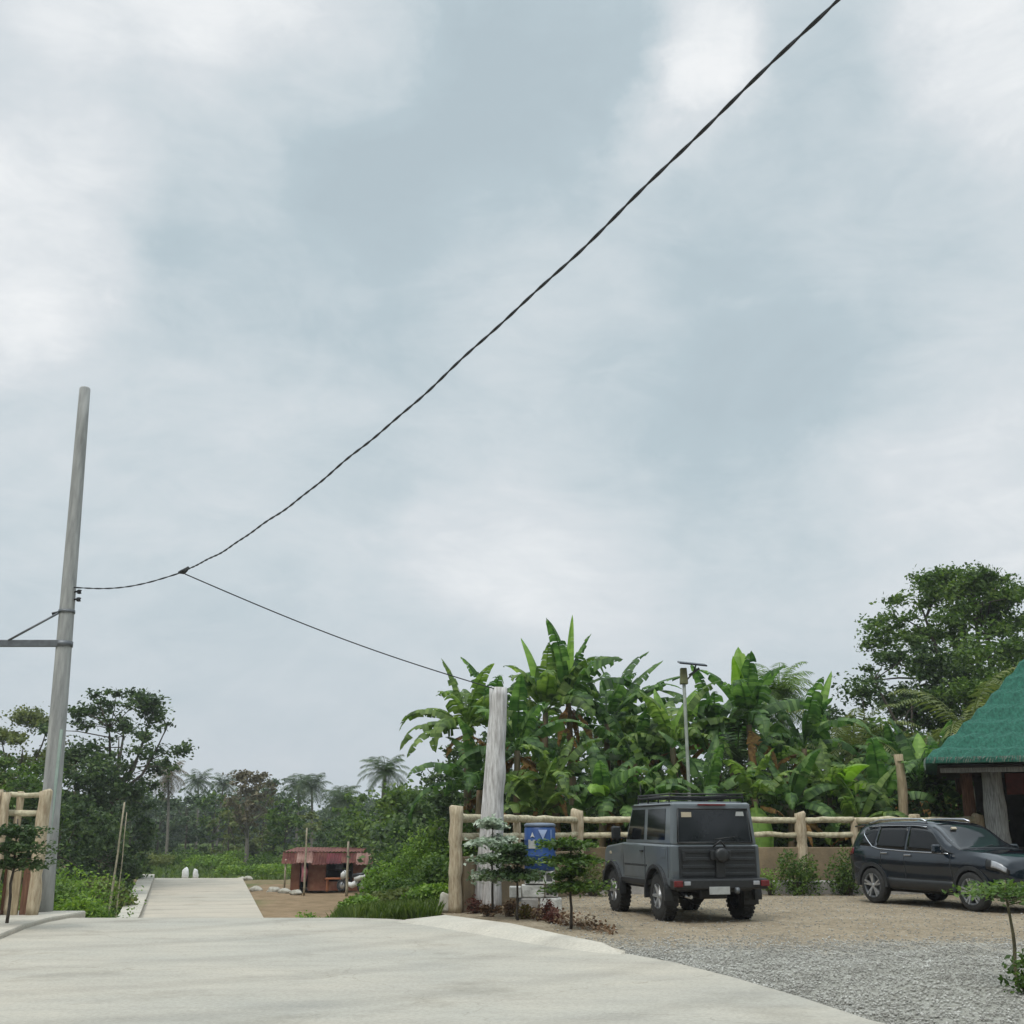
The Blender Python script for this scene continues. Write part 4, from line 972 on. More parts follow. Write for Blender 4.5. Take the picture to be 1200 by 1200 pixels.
# back: window, tailgate, bracket, bumper
def back(x, z, off=0): t = max(0, (z - zb_) / (zt_ - zb_)); return (x, yb0 + (yt0 - yb0) * t - off, z)
quad_panel([back(-.63, 1.265), back(.66, 1.265), back(.62, 1.775), back(-.59, 1.775)], (0, -1, .09), .009).build('rear_window', M['glass_clear'], jeep)
rw = MB()
for a, b in (((-.655, 1.25), (.685, 1.25)), ((.685, 1.25), (.645, 1.795)), ((.645, 1.795), (-.615, 1.795)), ((-.615, 1.795), (-.655, 1.25))): rw.tube([back(*a, .012), back(*b, .012)], .013, 6)
rw.build('window_seal', M['black'], jeep)
MB().tube([back(.0, 1.30, .03), back(.42, 1.35, .03)], .010, 6).build('rear_wiper', M['black'], jeep)
quad_panel([back(-.56, 1.66, .012), back(-.38, 1.66, .012), back(-.38, 1.74, .012), back(-.56, 1.74, .012)], (0, -1, .09), .003).build('sticker', M['sticker'], jeep)
quad_panel([back(.42, 1.68, .012), back(.575, 1.68, .012), back(.565, 1.75, .012), back(.44, 1.75, .012)], (0, -1, .09), .003).build('sticker', M['plate'], jeep)
MB().box((0, -1.655, 1.86), (.50, .05, .025)).build('brake_light', M['lamp_red'], jeep, bevel=.005)
tg = MB().box((.03, -1.745, .93), (1.38, .04, .53)).build('tailgate', M['dark_panel'], jeep, bevel=.015)
for zz in (.75, .87, .99, 1.11): MB().box((.03, -1.773, zz), (1.30, .02, .055)).build('tailgate_rib', M['dark_panel'], tg, bevel=.008)
MB().box((.04, -1.80, .92), (.16, .07, .46)).box((.04, -1.83, 1.05), (.36, .06, .15)).build('wheel_carrier', M['black'], tg, bevel=.012)
MB().lathe([(.02, 0), (.11, 0), (.12, -.05), (.07, -.07), (.02, -.07)], 20, 'Y', c=(.04, -1.85, 1.05)).build('carrier_hub', M['black'], tg)
MB().tube([(-.07, -1.80, 1.18), (.04, -1.86, 1.28), (.15, -1.80, 1.18)], .016, 6).build('carrier_bar', M['black'], tg)
MB().box((-.60, -1.80, 1.02), (.05, .03, .14)).build('tailgate_handle', M['black'], tg, bevel=.008)
bp_ = MB().box((0, -1.82, .60), (1.66, .22, .17)).build('rear_bumper', M['black'], jeep, bevel=.03)
for s in (-1, 1):
    MB().box((s * .765, -1.935, .61), (.15, .05, .10)).build('tail_light', M['lamp_red'], bp_, bevel=.012)
    MB().box((s * .61, -1.935, .615), (.11, .045, .065)).build('reversing_light', M['lamp_clear'], bp_, bevel=.01)
MB().box((-.05, -1.94, .50), (.36, .02, .12)).build('number_plate', M['plate'], bp_, bevel=.005)
MB().lathe([(.02, -.03), (.05, -.03), (.05, .03), (.02, .03)], 12, 'X', c=(.25, -1.96, .50)).tube([(.25, -1.90, .50), (.25, -1.6, .50)], .03, 8).build('tow_hook', M['steel'], bp_)
MB().tube([(-.6, WB0, .378), (.6, WB0, .378)], .05, 10).lathe([(.02, -.14), (.12, -.10), (.15, 0), (.12, .10), (.02, .14)], 16, 'Y', c=(-.12, WB0, .378)).build('rear_axle', M['black'], jeep)
MB().tube([(-.52, -1.2, .42), (-.52, -1.86, .40)], .03, 10).build('exhaust_pipe', M['chrome'], jeep)
MB().box((-.05, -1.5, .44), (.5, .42, .16)).build('fuel_tank', M['black'], jeep, bevel=.03)
MB().box((0, 1.72, .60), (1.62, .20, .22)).build('front_bumper', M['black'], jeep, bevel=.03)
MB().box((0, 1.69, .92), (1.2, .04, .24)).build('grille', M['black'], jeep, bevel=.02)
for s in (-1, 1): MB().lathe([(.01, .05), (.09, .04), (.10, 0)], 20, 'Y', c=(s * .60, 1.69, .93)).build('headlight', M['lamp_clear'], jeep)
# black roof rack
rk = MB()
for s in (-1, 1):
    rk.tube([(s * .66, -1.50, 1.99), (s * .66, .10, 1.99)], .018, 8).tube([(s * .66, -1.50, 2.04), (s * .66, .10, 2.04)], .014, 8)
    for yy_ in (-1.45, -.95, -.45, .05): rk.tube([(s * .68, yy_, 1.90), (s * .66, yy_, 2.04)], .013, 6)
for yy_ in [-1.50 + .2 * i for i in range(9)]: rk.tube([(-.66, yy_, 1.99), (.66, yy_, 1.99)], .014, 6)
rk.tube([(-.66, -1.50, 2.04), (.66, -1.50, 2.04)], .014, 6); rk.tube([(-.66, .10, 2.04), (.66, .10, 2.04)], .014, 6)
rk.build('roof_rack', M['black'], jeep)
MB().tube([(-.60, .05, 1.9), (-.62, .10, 2.25)], .006, 5).build('aerial', M['black'], jeep)

# ---- dark blue crossover, three-quarter front
sx_, sy_ = 8.80, 23.3; hx, hy = .41, -.912
suv = empty('crossover_car', (sx_, sy_, .012), 'dark blue crossover car with silver alloy wheels parked beside the open hut', 'car', rz=math.atan2(-hx, hy))
# local frame: forward = +y, right = +x ; the side towards the viewer is +x
KY = [-2.16, -2.12, -1.95, -1.60, -1.0, -.3, .35, .80, 1.05, 1.35, 1.70, 1.95, 2.08, 2.15]
def key(tab, y):
    # monotone cubic-ish interpolation
    xs_ = [t[0] for t in tab]; vs_ = [t[1] for t in tab]
    if y <= xs_[0]: return vs_[0]
    if y >= xs_[-1]: return vs_[-1]
    for i in range(len(xs_) - 1):
        if y <= xs_[i + 1]:
            h = xs_[i + 1] - xs_[i]; t = (y - xs_[i]) / h
            def slope(k):
                if k <= 0 or k >= len(xs_) - 1: return 0 if k in (0,) else (vs_[-1] - vs_[-2]) / (xs_[-1] - xs_[-2])
                a = (vs_[k] - vs_[k - 1]) / (xs_[k] - xs_[k - 1]); b = (vs_[k + 1] - vs_[k]) / (xs_[k + 1] - xs_[k])
                return 0 if a * b <= 0 else 2 * a * b / (a + b)
            m0, m1 = slope(i) * h, slope(i + 1) * h
            return vs_[i] * (2 * t ** 3 - 3 * t * t + 1) + m0 * (t ** 3 - 2 * t * t + t) + vs_[i + 1] * (-2 * t ** 3 + 3 * t * t) + m1 * (t ** 3 - t * t)
T_low = [(-2.16, .55), (-2.05, .36), (-1.8, .27), (1.8, .25), (2.05, .30), (2.15, .42)]
T_wid = [(-2.16, .66), (-2.08, .78), (-1.85, .865), (-1.4, .90), (1.4, .90), (1.85, .885), (2.05, .83), (2.12, .76), (2.15, .68)]
T_belt = [(-2.16, .98), (-1.9, 1.08), (-1.2, 1.05), (0, 1.00), (.9, .99), (1.4, .98), (1.9, .90), (2.08, .80), (2.15, .68)]
T_top = [(-2.16, 1.02), (-2.05, 1.30), (-1.90, 1.50), (-1.60, 1.575), (-1.0, 1.615), (-.3, 1.62), (.15, 1.585), (.40, 1.50), (.80, 1.22), (1.08, 1.09), (1.4, 1.075), (1.8, 1.03), (2.02, .95), (2.11, .86), (2.15, .76)]
T_rw = [(-2.16, .56), (-1.9, .60), (-1.2, .63), (-.2, .635), (.3, .66), (.7, .735), (1.05, .80), (1.5, .79), (1.9, .72), (2.08, .66), (2.15, .58)]
NR = 15
def section(y):
    zl, w, zb2, zt2, rw_ = (key(T, y) for T in (T_low, T_wid, T_belt, T_top, T_rw))
    cabin = sm(.03, .30, zt2 - zb2 - .06)
    pts = [(0, zl), (w * .80, zl), (w * .95, zl + .06), (w * .985, zl + .16), (w * .965, zl + (zb2 - zl) * .42), (w * .985, zl + (zb2 - zl) * .62), (w * 1.0, zl + (zb2 - zl) * .80), (w * .975, zb2 - .03), (w * .94, zb2 + .01)]
    # upper: belt -> roof edge (indices 9..11), then roof
    e = (rw_, zt2 - .045 * cabin - .02)
    a = pts[-1]
    for t in (.33, .66): pts.append((a[0] + (e[0] - a[0]) * t + .018 * cabin * math.sin(math.pi * t), a[1] + (e[1] - a[1]) * t))
    pts.append(e); pts.append((rw_ * .90, zt2 - .012)); pts.append((rw_ * .5, zt2 + .008)); pts.append((0, zt2 + .012))
    return pts
def surf(y, k):                      # k fractional ring index
    p = section(y); i = min(NR - 2, int(k)); f = k - i; a, b = p[i], p[i + 1]
    return Vector((a[0] + (b[0] - a[0]) * f, y, a[1] + (b[1] - a[1]) * f))
def surf_n(y, k):
    d1 = surf(y + .02, k) - surf(y - .02, k); d2 = surf(y, min(13.99, k + .2)) - surf(y, max(0, k - .2)); n = d2.cross(d1); n = -n if n.x < 0 and k < 12 else n
    if k >= 12 and n.z < 0: n = -n
    return n.normalized()
ysb = [-2.16 + 4.31 * i / 96 for i in range(97)]
mb = MB(); V, Fs = [], []; RN = 2 * NR - 2
for y in ysb:
    p = section(y); ring = [(a, y, b) for a, b in p] + [(-a, y, b) for a, b in reversed(p[1:-1])]; V += ring
for i in range(len(ysb) - 1):
    for k in range(RN): Fs.append((i * RN + k, i * RN + (k + 1) % RN, (i + 1) * RN + (k + 1) % RN, (i + 1) * RN + k))
Fs += [tuple(reversed(range(RN))), tuple((len(ysb) - 1) * RN + k for k in range(RN))]
mb.add(V, Fs, True)
SW0, SW1, SR = -1.31, 1.32, .345
def cut2(y): return MB().lathe([(.405, -1.3), (.405, -.60)], 32, 'X', c=(0, y, .36)), MB().lathe([(.405, .60), (.405, 1.3)], 32, 'X', c=(0, y, .36))
body = mb.build('body', M['navy_paint'], suv, cut=[*cut2(SW0), *cut2(SW1)])
body.data.polygons.foreach_set('use_smooth', [True] * len(body.data.polygons))
try:
    body.data.set_sharp_from_angle(angle=R(40))
except Exception: pass
def panel(name, m, s, ya, yb, ka, kb, off=.006, ny=14, nk=5, parent=suv, edge=None, thick=.01):
    """patch of the body surface between stations ya..yb and ring positions ka..kb"""
    V, Fs = [], []
    for t_ in (off, off - thick):
        for i in range(ny + 1):
            for j in range(nk + 1):
                f, g = i / ny, j / nk; k = ka + (kb - ka) * g
                y0, y1 = (ya(g), yb(g)) if callable(ya) else (ya, yb)
                y = y0 + (y1 - y0) * f; p = surf(y, k) + surf_n(y, k) * t_; V.append((p.x * s, p.y, p.z))
    w = nk + 1; K = (ny + 1) * w
    for i in range(ny):
        for j in range(nk):
            Fs.append((i * w + j, i * w + j + 1, (i + 1) * w + j + 1, (i + 1) * w + j)); Fs.append((K + i * w + j, K + (i + 1) * w + j, K + (i + 1) * w + j + 1, K + i * w + j + 1))
    rim = [i * w for i in range(ny + 1)] + [ny * w + j for j in range(1, nk + 1)] + [i * w + nk for i in range(ny - 1, -1, -1)] + [j for j in range(nk - 1, 0, -1)]
    for a, b in zip(rim, rim[1:] + rim[:1]): Fs.append((a, b, K + b, K + a))
    mb = MB(); mb.add(V, Fs, True); o = mb.build(name, M[m], parent)
    return o
for s in (1, -1):
    panel('side_window', 'glass', s, lambda g: -.32, lambda g: .97 - .72 * g, 8.22, 10.75)
    panel('side_window', 'glass', s, lambda g: -1.20 + .02 * g, lambda g: -.38, 8.22, 10.75)
    panel('quarter_window', 'glass', s, lambda g: -1.72 + .12 * g, lambda g: -1.26 + .02 * g, 8.35 , 10.7)
    # chrome line along the belt and up the rear pillar
    mb = MB(); path = [surf(y, 8.08) + surf_n(y, 8.08) * .008 for y in [.80 - i * .1 for i in range(20)]] + [surf(-1.24 - .42 * math.sin(a), 8.1 + 2.7 * (1 - math.cos(a)) / 1) + surf_n(-1.4, 9) * .010 for a in []]
    path = path[:20]; path += [surf(y, k) + surf_n(y, k) * .009 for y, k in ((-1.30, 8.3), (-1.46, 9.0), (-1.62, 9.8), (-1.70, 10.5))]
    mb.tube([(p.x * s, p.y, p.z) for p in path], .010, 6); mb.tube([((surf(y, 10.85) + surf_n(y, 10.85) * .008).x * s, y, (surf(y, 10.85) + surf_n(y, 10.85) * .008).z) for y in [.12 - i * .12 for i in range(15)]], .008, 6)
    mb.build('chrome_trim', M['chrome'], suv)
    # lower cladding, arches, door seams
    panel('sill_cladding', 'black', s, -.90, .90, 1.9, 3.6, off=.012)
    for yy_ in (SW0, SW1): arch_ring(yy_, .36, s * .80, s * .905, .37, .445, a0=-4, a1=184).build('wheel_arch', M['dark_panel'], suv)
    for (y0_, y1_) in ((-.36, -.34), (.86, .88), (-1.02, -1.0)): panel('door_seam', 'black', s, y0_ - .001, y1_ - .006, 3.7, 7.9, off=.0035, ny=1, nk=10)
    for yy_ in (-.24, -1.10 + .2): MB().box((s * (surf(yy_, 6.9).x + .022), yy_, surf(yy_, 6.9).z), (.025, .19, .028)).build('door_handle', M['chrome'], suv, bevel=.008)
    MB().tube([(s * .86, .66, 1.03), (s * .97, .68, 1.05)], .022, 8).build('mirror_arm', M['black'], suv)
    mr_ = MB().box((s * 1.02, .67, 1.10), (.21, .11, .16), taper=.86).build('mirror', M['navy_paint'], suv, bevel=.035, seg=3)
    rl = [surf(y, 12.0) + Vector((0, 0, .055 if -1.60 < y < .0 else .02)) for y in [-1.66, -1.6, -1.3, -.9, -.5, -.1, .04]]
    MB().tube([(p.x * s, p.y, p.z) for p in rl], .018, 8).build('roof_rail', M['chrome'], suv)
    panel('tail_light', 'lamp_red', s, -2.10, -1.86, 6.3, 7.7, off=.010, ny=6, nk=4)
    panel('headlight', 'lamp_clear', s, 1.84, 2.09, 6.1, 7.5, off=.012, ny=8, nk=4)
    panel('headlight_surround', 'black', s, 1.72, 2.12, 5.7, 7.7, off=.007, ny=8, nk=4)
    panel('fog_slot', 'lamp_clear', s, 2.02, 2.05, 3.2, 4.6, off=.016, ny=2, nk=3)
    for yy_ in (SW0, SW1): wheel(suv, s * .80, yy_, SR, .215, s, 'alloy', 5, .70, seed=.4 + yy_)
# windscreen and grey rear glass over the roof surface
def topglass(name, m, ya, yb, k0, parent=suv, off=.007):
    V, Fs = [], []; ny, nx_ = 12, 14
    for t_ in (off, off - .012):
        for i in range(ny + 1):
            y = ya + (yb - ya) * i / ny; e = surf(y, k0).x
            for j in range(nx_ + 1):
                u = -1 + 2 * j / nx_; x = u * e
                # height of the surface at this x
                p = section(y); ax = abs(x); z = p[-1][1]
                for q0, q1 in zip(p[10:], p[11:]):
                    if min(q0[0], q1[0]) <= ax <= max(q0[0], q1[0]) and abs(q0[0] - q1[0]) > 1e-6: z = q0[1] + (q1[1] - q0[1]) * (ax - q0[0]) / (q1[0] - q0[0])
                sl = (key(T_top, y + .02) - key(T_top, y - .02)) / .04; n = Vector((0, -sl, 1)).normalized()
                v = Vector((x, y, z)) + n * t_; V.append(v)
    w = nx_ + 1; K = (ny + 1) * w
    for i in range(ny):
        for j in range(nx_):
            Fs.append((i * w + j, i * w + j + 1, (i + 1) * w + j + 1, (i + 1) * w + j)); Fs.append((K + i * w + j, K + (i + 1) * w + j, K + (i + 1) * w + j + 1, K + i * w + j + 1))
    rim = [i * w for i in range(ny + 1)] + [ny * w + j for j in range(1, nx_ + 1)] + [i * w + nx_ for i in range(ny - 1, -1, -1)] + [j for j in range(nx_ - 1, 0, -1)]
    for a, b in zip(rim, rim[1:] + rim[:1]): Fs.append((a, b, K + b, K + a))
    mb = MB(); mb.add(V, Fs, True); return mb.build(name, M[m], parent)
topglass('windscreen', 'glass_clear', .27, 1.05, 11.05)
topglass('rear_window', 'glass', -1.98, -1.72, 11.6)
MB().tube([(.55, 1.10, 1.075), (.1, .98, 1.13), (-.2, .92, 1.17)], .010, 6).build('wiper', M['black'], suv)
MB().box((.36, .52, 1.475), (.12, .05, .03), rx=R(-38)).build('windscreen_sticker', M['sticker'], suv)
MB().box((0, 2.135, .66), (.86, .04, .10)).build('grille', M['black'], suv, bevel=.02)
MB().box((0, 2.15, .725), (.80, .03, .022)).build('grille_bar', M['chrome'], suv, bevel=.006)
MB().box((0, 2.13, .40), (1.0, .05, .15)).build('air_intake', M['black'], suv, bevel=.02)
MB().box((0, 2.165, .52), (.40, .015, .12)).build('number_plate', M['plate'], suv, bevel=.004)
MB().box((0, -1.98, 1.53), (1.12, .26, .03), rx=R(8)).build('rear_spoiler', M['navy_paint'], suv, bevel=.012)
MB().box((0, 0, .34), (1.30, 3.7, .20)).build('underbody', M['black'], suv, bevel=.02)

# ================================================================== SHACK AND THINGS ROUND IT
YS_ = 60.0; zs_ = G(-9.5, YS_); xs0, xs1 = X(341, YS_, zs_), X(452, YS_, zs_)
sh = empty('red_shack', (xs0, YS_, zs_), 'low red-brown shack with rusty red sheet roof beside the bare dirt yard', 'shack')
LW = xs1 - xs0; HS = 1.75
wl = MB(); segs = [(0, .42), (.42 + .42, 1.75), (3.15, 3.95), (4.6, LW)]
for a, b in segs: wl.box(((a + b) / 2, 0, HS / 2), (b - a, .12, HS))
wl.box((LW / 2 + .3, 3.0, HS / 2), (LW + .8, .12, HS)); wl.box((0, 1.5, HS / 2), (.12, 2.88, HS)); wl.box((2.45, .0, .22), (1.4, .12, .44)); wl.box((LW - .12, .02, .45), (.5, .12, .9))
wl.build('wall', M['red_wall'], sh)
MB().box((2.4, 2.2, HS / 2), (4.6, .1, HS - .1)).build('inner_shade_panel', M['dark_open'], sh)  # near-black panel, the shade of the unlit room put into its colour
# corrugated sheets: a drooping awning over the front, then the flat roof
def corr(x0, x1, y0, y1, z0, z1, name, m, parent, seed=0, pitch=.18, amp=.025, n=None):
    rd = random.Random(seed); n = n or int((x1 - x0) / (pitch / 4)); V, Fs = [], []
    for t_ in (0, .012):
        for i in range(n + 1):
            x = x0 + (x1 - x0) * i / n; a = amp * math.sin(i * math.pi / 2)
            for y, z in ((y0, z0), (y1, z1)): V.append((x, y - a * .5, z + a + t_))
    K = 2 * (n + 1)
    for i in range(n): Fs += [(2 * i, 2 * i + 1, 2 * i + 3, 2 * i + 2), (K + 2 * i, K + 2 * i + 2, K + 2 * i + 3, K + 2 * i + 1), (2 * i, 2 * i + 2, K + 2 * i + 2, K + 2 * i), (2 * i + 1, K + 2 * i + 1, K + 2 * i + 3, 2 * i + 3)]
    return MB().add(V, Fs).build(name, m, parent)
sheetm = [M['rust_sheet'], mat('pink_faded_sheet', (.17, .065, .05), .8, .5, 2, col2=(.38, .25, .21), w=.5), M['rust_sheet'], mat('dark_red_sheet', (.11, .02, .025), .7, .4, 2)]
k = 0; x = -.45
while x < LW + .5:
    w = .82; corr(x, min(LW + .6, x + w), -.62 - .02 * (k % 2), -.30, HS - .42 + .05 * math.sin(k * 2.1), HS + .12 + .03 * math.sin(k * 1.3), 'awning_sheet', sheetm[k % 4], sh, k, .16); x += w - .06; k += 1
corr(-.4, LW + .8, -.34, 3.3, HS + .16, HS + .30, 'roof', M['rust_sheet'], sh, 2)
for xx in (-.25, LW * .98): MB().tube([(xx, -.50, 0), (xx, -.50, HS - .2)], .05, 6).build('awning_post', M['thin_pole'], sh)
MB().box((2.45, -.02, 1.02), (1.3, .10, .06)).box((1.82, -.02, .75), (.06, .10, 1.3)).box((3.1, -.02, .75), (.06, .10, 1.3)).build('window_frame', M['hut_dark'], sh)
MB().box((2.3, .9, 1.25), (.40, .05, .60)).build('grey_curtain', mat('grey_blue_cloth', (.22, .25, .29), .9, .3, 5), sh)
tb = empty('table', (xs0 + 2.45, YS_ - .75, zs_), 'small orange-brown wooden table in front of the shack window', 'table')
MB().box((0, 0, .62), (1.15, .55, .07)).build('table_top', M['orange_wood'], tb, bevel=.01)
for a in (-.48, .48):
    for b in (-.2, .2): MB().box((a, b, .30), (.07, .07, .59)).build('leg', M['orange_wood'], tb)
tag(MB().tube([(xs0 + .62, YS_ - .3, zs_ + 1.35), (xs0 + .72, YS_ - .32, zs_ + .95), (xs0 + .66, YS_ - .3, zs_ + .45)], [.10, .17, .13], 8).build('hanging_cloth', M['pink_cloth']), 'pink cloth hanging by the doorway of the red shack', 'cloth')
# scooter
scx = X(412, 58.6, zs_) 
sc_ = empty('scooter', (scx, 58.6, zs_), 'white and black motor scooter standing in front of the red shack', 'scooter', rz=R(62))
for yy_ in (-.62, .62):
    w_ = MB().lathe([(.20, -.05), (.27, -.05), (.30, -.02), (.30, .02), (.27, .05), (.20, .05)], 20, 'X', c=(0, yy_, .30), cap=False).build('wheel', M['rubber'], sc_)
    MB().lathe([(.01, -.02), (.205, -.03), (.205, .03), (.01, .02)], 16, 'X', c=(0, yy_, .30)).build('rim', M['alloy'], w_)
MB().tube([(0, .55, .35), (0, .40, .98)], [.05, .035], 8).tube([(-.30, .36, 1.02), (0, .42, .98), (.30, .36, 1.02)], .018, 6).build('handlebar', M['black'], sc_)
MB().tube([(0, .60, .62), (0, .52, .82), (0, .42, 1.0)], [.10, .17, .08], 10).tube([(0, .30, .40), (0, 0, .32), (0, -.30, .45)], [.10, .14, .16], 10).tube([(0, -.20, .62), (0, -.55, .72), (0, -.86, .80)], [.13, .15, .06], 10).build('fairing', M['white'], sc_)
MB().tube([(0, -.05, .78), (0, -.40, .80), (0, -.75, .87)], [.10, .13, .09], 10).build('seat', M['black'], sc_)
# thin poles
def pole(px, py0, py1, Y, r, label, dx=0, name='thin_pole', m='thin_pole', z0=None):
    zb = G(X(px, Y), Y) if z0 is None else z0; zt = Z(py0, Y); x = X(px, Y, zb)
    mb = MB(); mb.tube([(x + dx * i / 6 + .01 * math.sin(i * 2), Y, zb - .1 + (zt - zb + .1) * i / 6) for i in range(7)], [r * (1 - .05 * i) for i in range(7)], 7)
    tag(mb.build(name, M[m]), label, 'pole')
pole(356, 970, 1045, 57.5, .055, 'leftmost of the thin pale poles standing before the red shack')
pole(406, 986, 1045, 57.0, .07, 'middle pale pole standing before the window of the red shack')
pole(440, 972, 1000, 66, .09, 'pale pole rising behind the right end of the red shack roof')
pole(120, 940, 1055, 33, .035, 'slender bare stake leaning in the weeds right of the utility pole', dx=.22)
pole(131, 952, 1010, 34, .018, 'thinner twig stake beside the slender leaning stake', dx=.05)
# goods at the far end of the road, stones
rock('white_sack', (X(217, 71.5, -1.4), 71.5, G(X(217, 71.5), 71.5) + .30), (.22, .19, .42), 'taller of two white bundles at the far end of the concrete road', 'white', 1, cat='sack')
rock('white_sack', (X(229, 72, -1.4), 72, G(X(229, 72), 72) + .30), (.17, .15, .36), 'shorter of two white bundles at the far end of the concrete road', 'white', 2, cat='sack')
for i, (px, py, s, lab) in enumerate(((283, 1028, .16, 'small pale stone at the far right corner of the concrete road'), (291, 1024, .2, 'pale stone lying just past the end of the concrete road'), (300, 1034, .22, 'flat pale stone nearest the road on the dirt yard'),
                                      (322, 1038, .25, 'grey stone left of the rubble by the red shack'), (333, 1036, .22, 'pale stone at the left foot of the red shack'), (347, 1042, .2, 'pale stone below the shack wall by the first thin pole'))):
    Y = 62 - i * .8 if i > 1 else 71; x = X(px, Y, -1.5); rock('stone', (x, Y, G(x, Y) + .02), (s * 1.5, s, s * .8), lab, seed=10 + i)

# ================================================================== WOODS AND TREES
def woods_belt():
    """one mass of far trees: ragged crowns at the far side of the fields plus an unseen ring added behind the viewer for dark reflections"""
    rng = np.random.default_rng(7); cl = []
    for i in range(230):                                        # far side of the fields
        x = -95 + 150 * i / 230 + rng.normal() * 1.5; y = 172 + rng.uniform(-8, 14); h = 6.0 + 2.4 * mnoise.noise(Vector((x * .09, 0, 0))) + rng.uniform(-1, 1.2)
        for k in range(5): cl.append(((x + rng.normal() * 1.2, y + rng.normal() * 2, h * (k + .4) / 5 - .5), rng.uniform(1.3, 2.3)))
    P1 = clumps_to_points(rng, cl, 26, .8)
    cl = []
    for i in range(150):                                        # added out of view round the sides and behind, darkens car reflections
        a = R(62 + 236 * i / 150); d = 46 + rng.uniform(-4, 8); x = math.sin(a) * d; y = math.cos(a) * d; h = 8.5 + rng.uniform(-2, 2.5)
        for k in range(5): cl.append(((x + rng.normal() * 1.5, y + rng.normal() * 1.5, h * (k + .4) / 5), rng.uniform(1.6, 2.6)))
    P2 = clumps_to_points(rng, cl, 9, .8)
    tag(leaves('distant_woods', P1, .75, M['leaf_blue'], None, rng, .6, .3), 'hazy mass of mixed woods at the far side of the fields', 'woods', kind='stuff')
    tag(leaves('unseen_reflected_woods', P2, 1.5, M['leaf_dark'], None, rng, .7, .3), 'unseen dark woods added round the near side to darken car reflections', 'woods', kind='stuff')
woods_belt()
def TX(px, Y): return X(px, Y, 1)
def th(py, px, Y): return Z(py, Y) - G(TX(px, Y), Y)
# left trees, in front of the woods
tree('spreading_tree', TX(128, 62), 62, th(800, 128, 62), 3.7, 'tall airy tree with open crown right of the utility pole', seed=3, leaf='leaf_dark', base=.24, nl=88, cr=.18, per=260, size=.25, shape='umbrella', tr=.17, flatc=.5)
tree('bushy_tree', TX(88, 58), 58, th(868, 88, 58), 2.8, 'dark bushy tree directly behind the right side of the utility pole', seed=4, leaf='leaf_dark', base=.03, nl=60, cr=.28, per=320, size=.25, tr=.15)
tree('bushy_tree', TX(152, 66), 66, th(935, 152, 66), 1.7, 'low dark tree under the right side of the tall airy tree', seed=5, leaf='leaf_dark', base=.03, nl=46, cr=.30, per=240, size=.27, tr=.14)
tree('brownish_tree', TX(14, 70), 70, th(826, 14, 70), 3.0, 'brownish yellow crowned tree left of the utility pole', seed=6, leaf='leaf_olive', base=.22, nl=60, cr=.26, per=280, size=.26, tr=.2)
tree('green_tree', TX(30, 52), 52, th(888, 30, 52), 2.2, 'mid green tree between the left log fence and the brownish tree', seed=7, leaf='leaf_mid', base=.03, nl=46, cr=.30, per=260, size=.24, tr=.14)
tree('green_tree', TX(-5, 50), 50, th(880, -5, 50), 2.2, 'mid green tree at the left edge above the log fence', seed=8, leaf='leaf_mid', base=.03, nl=46, cr=.30, per=220, size=.24, tr=.14)
tree('grey_tree', TX(57, 75), 75, th(842, 57, 75), 1.8, 'greyish tree seen right behind the utility pole', seed=9, leaf='leaf_brown', base=.3, nl=16, cr=.3, per=200, size=.27, tr=.14)
tree('bushy_tree', TX(118, 54), 54, th(950, 118, 54), 1.8, 'dark low tree at the foot of the tall airy tree behind the leaning stake', seed=15, leaf='leaf_dark', base=.02, nl=40, cr=.30, per=300, size=.22, tr=.12)
tree('bushy_tree', TX(70, 50), 50, th(930, 70, 50), 2.0, 'dark low tree just right of the utility pole above the green verge', seed=16, leaf='leaf_dark', base=.02, nl=40, cr=.30, per=300, size=.22, tr=.12)
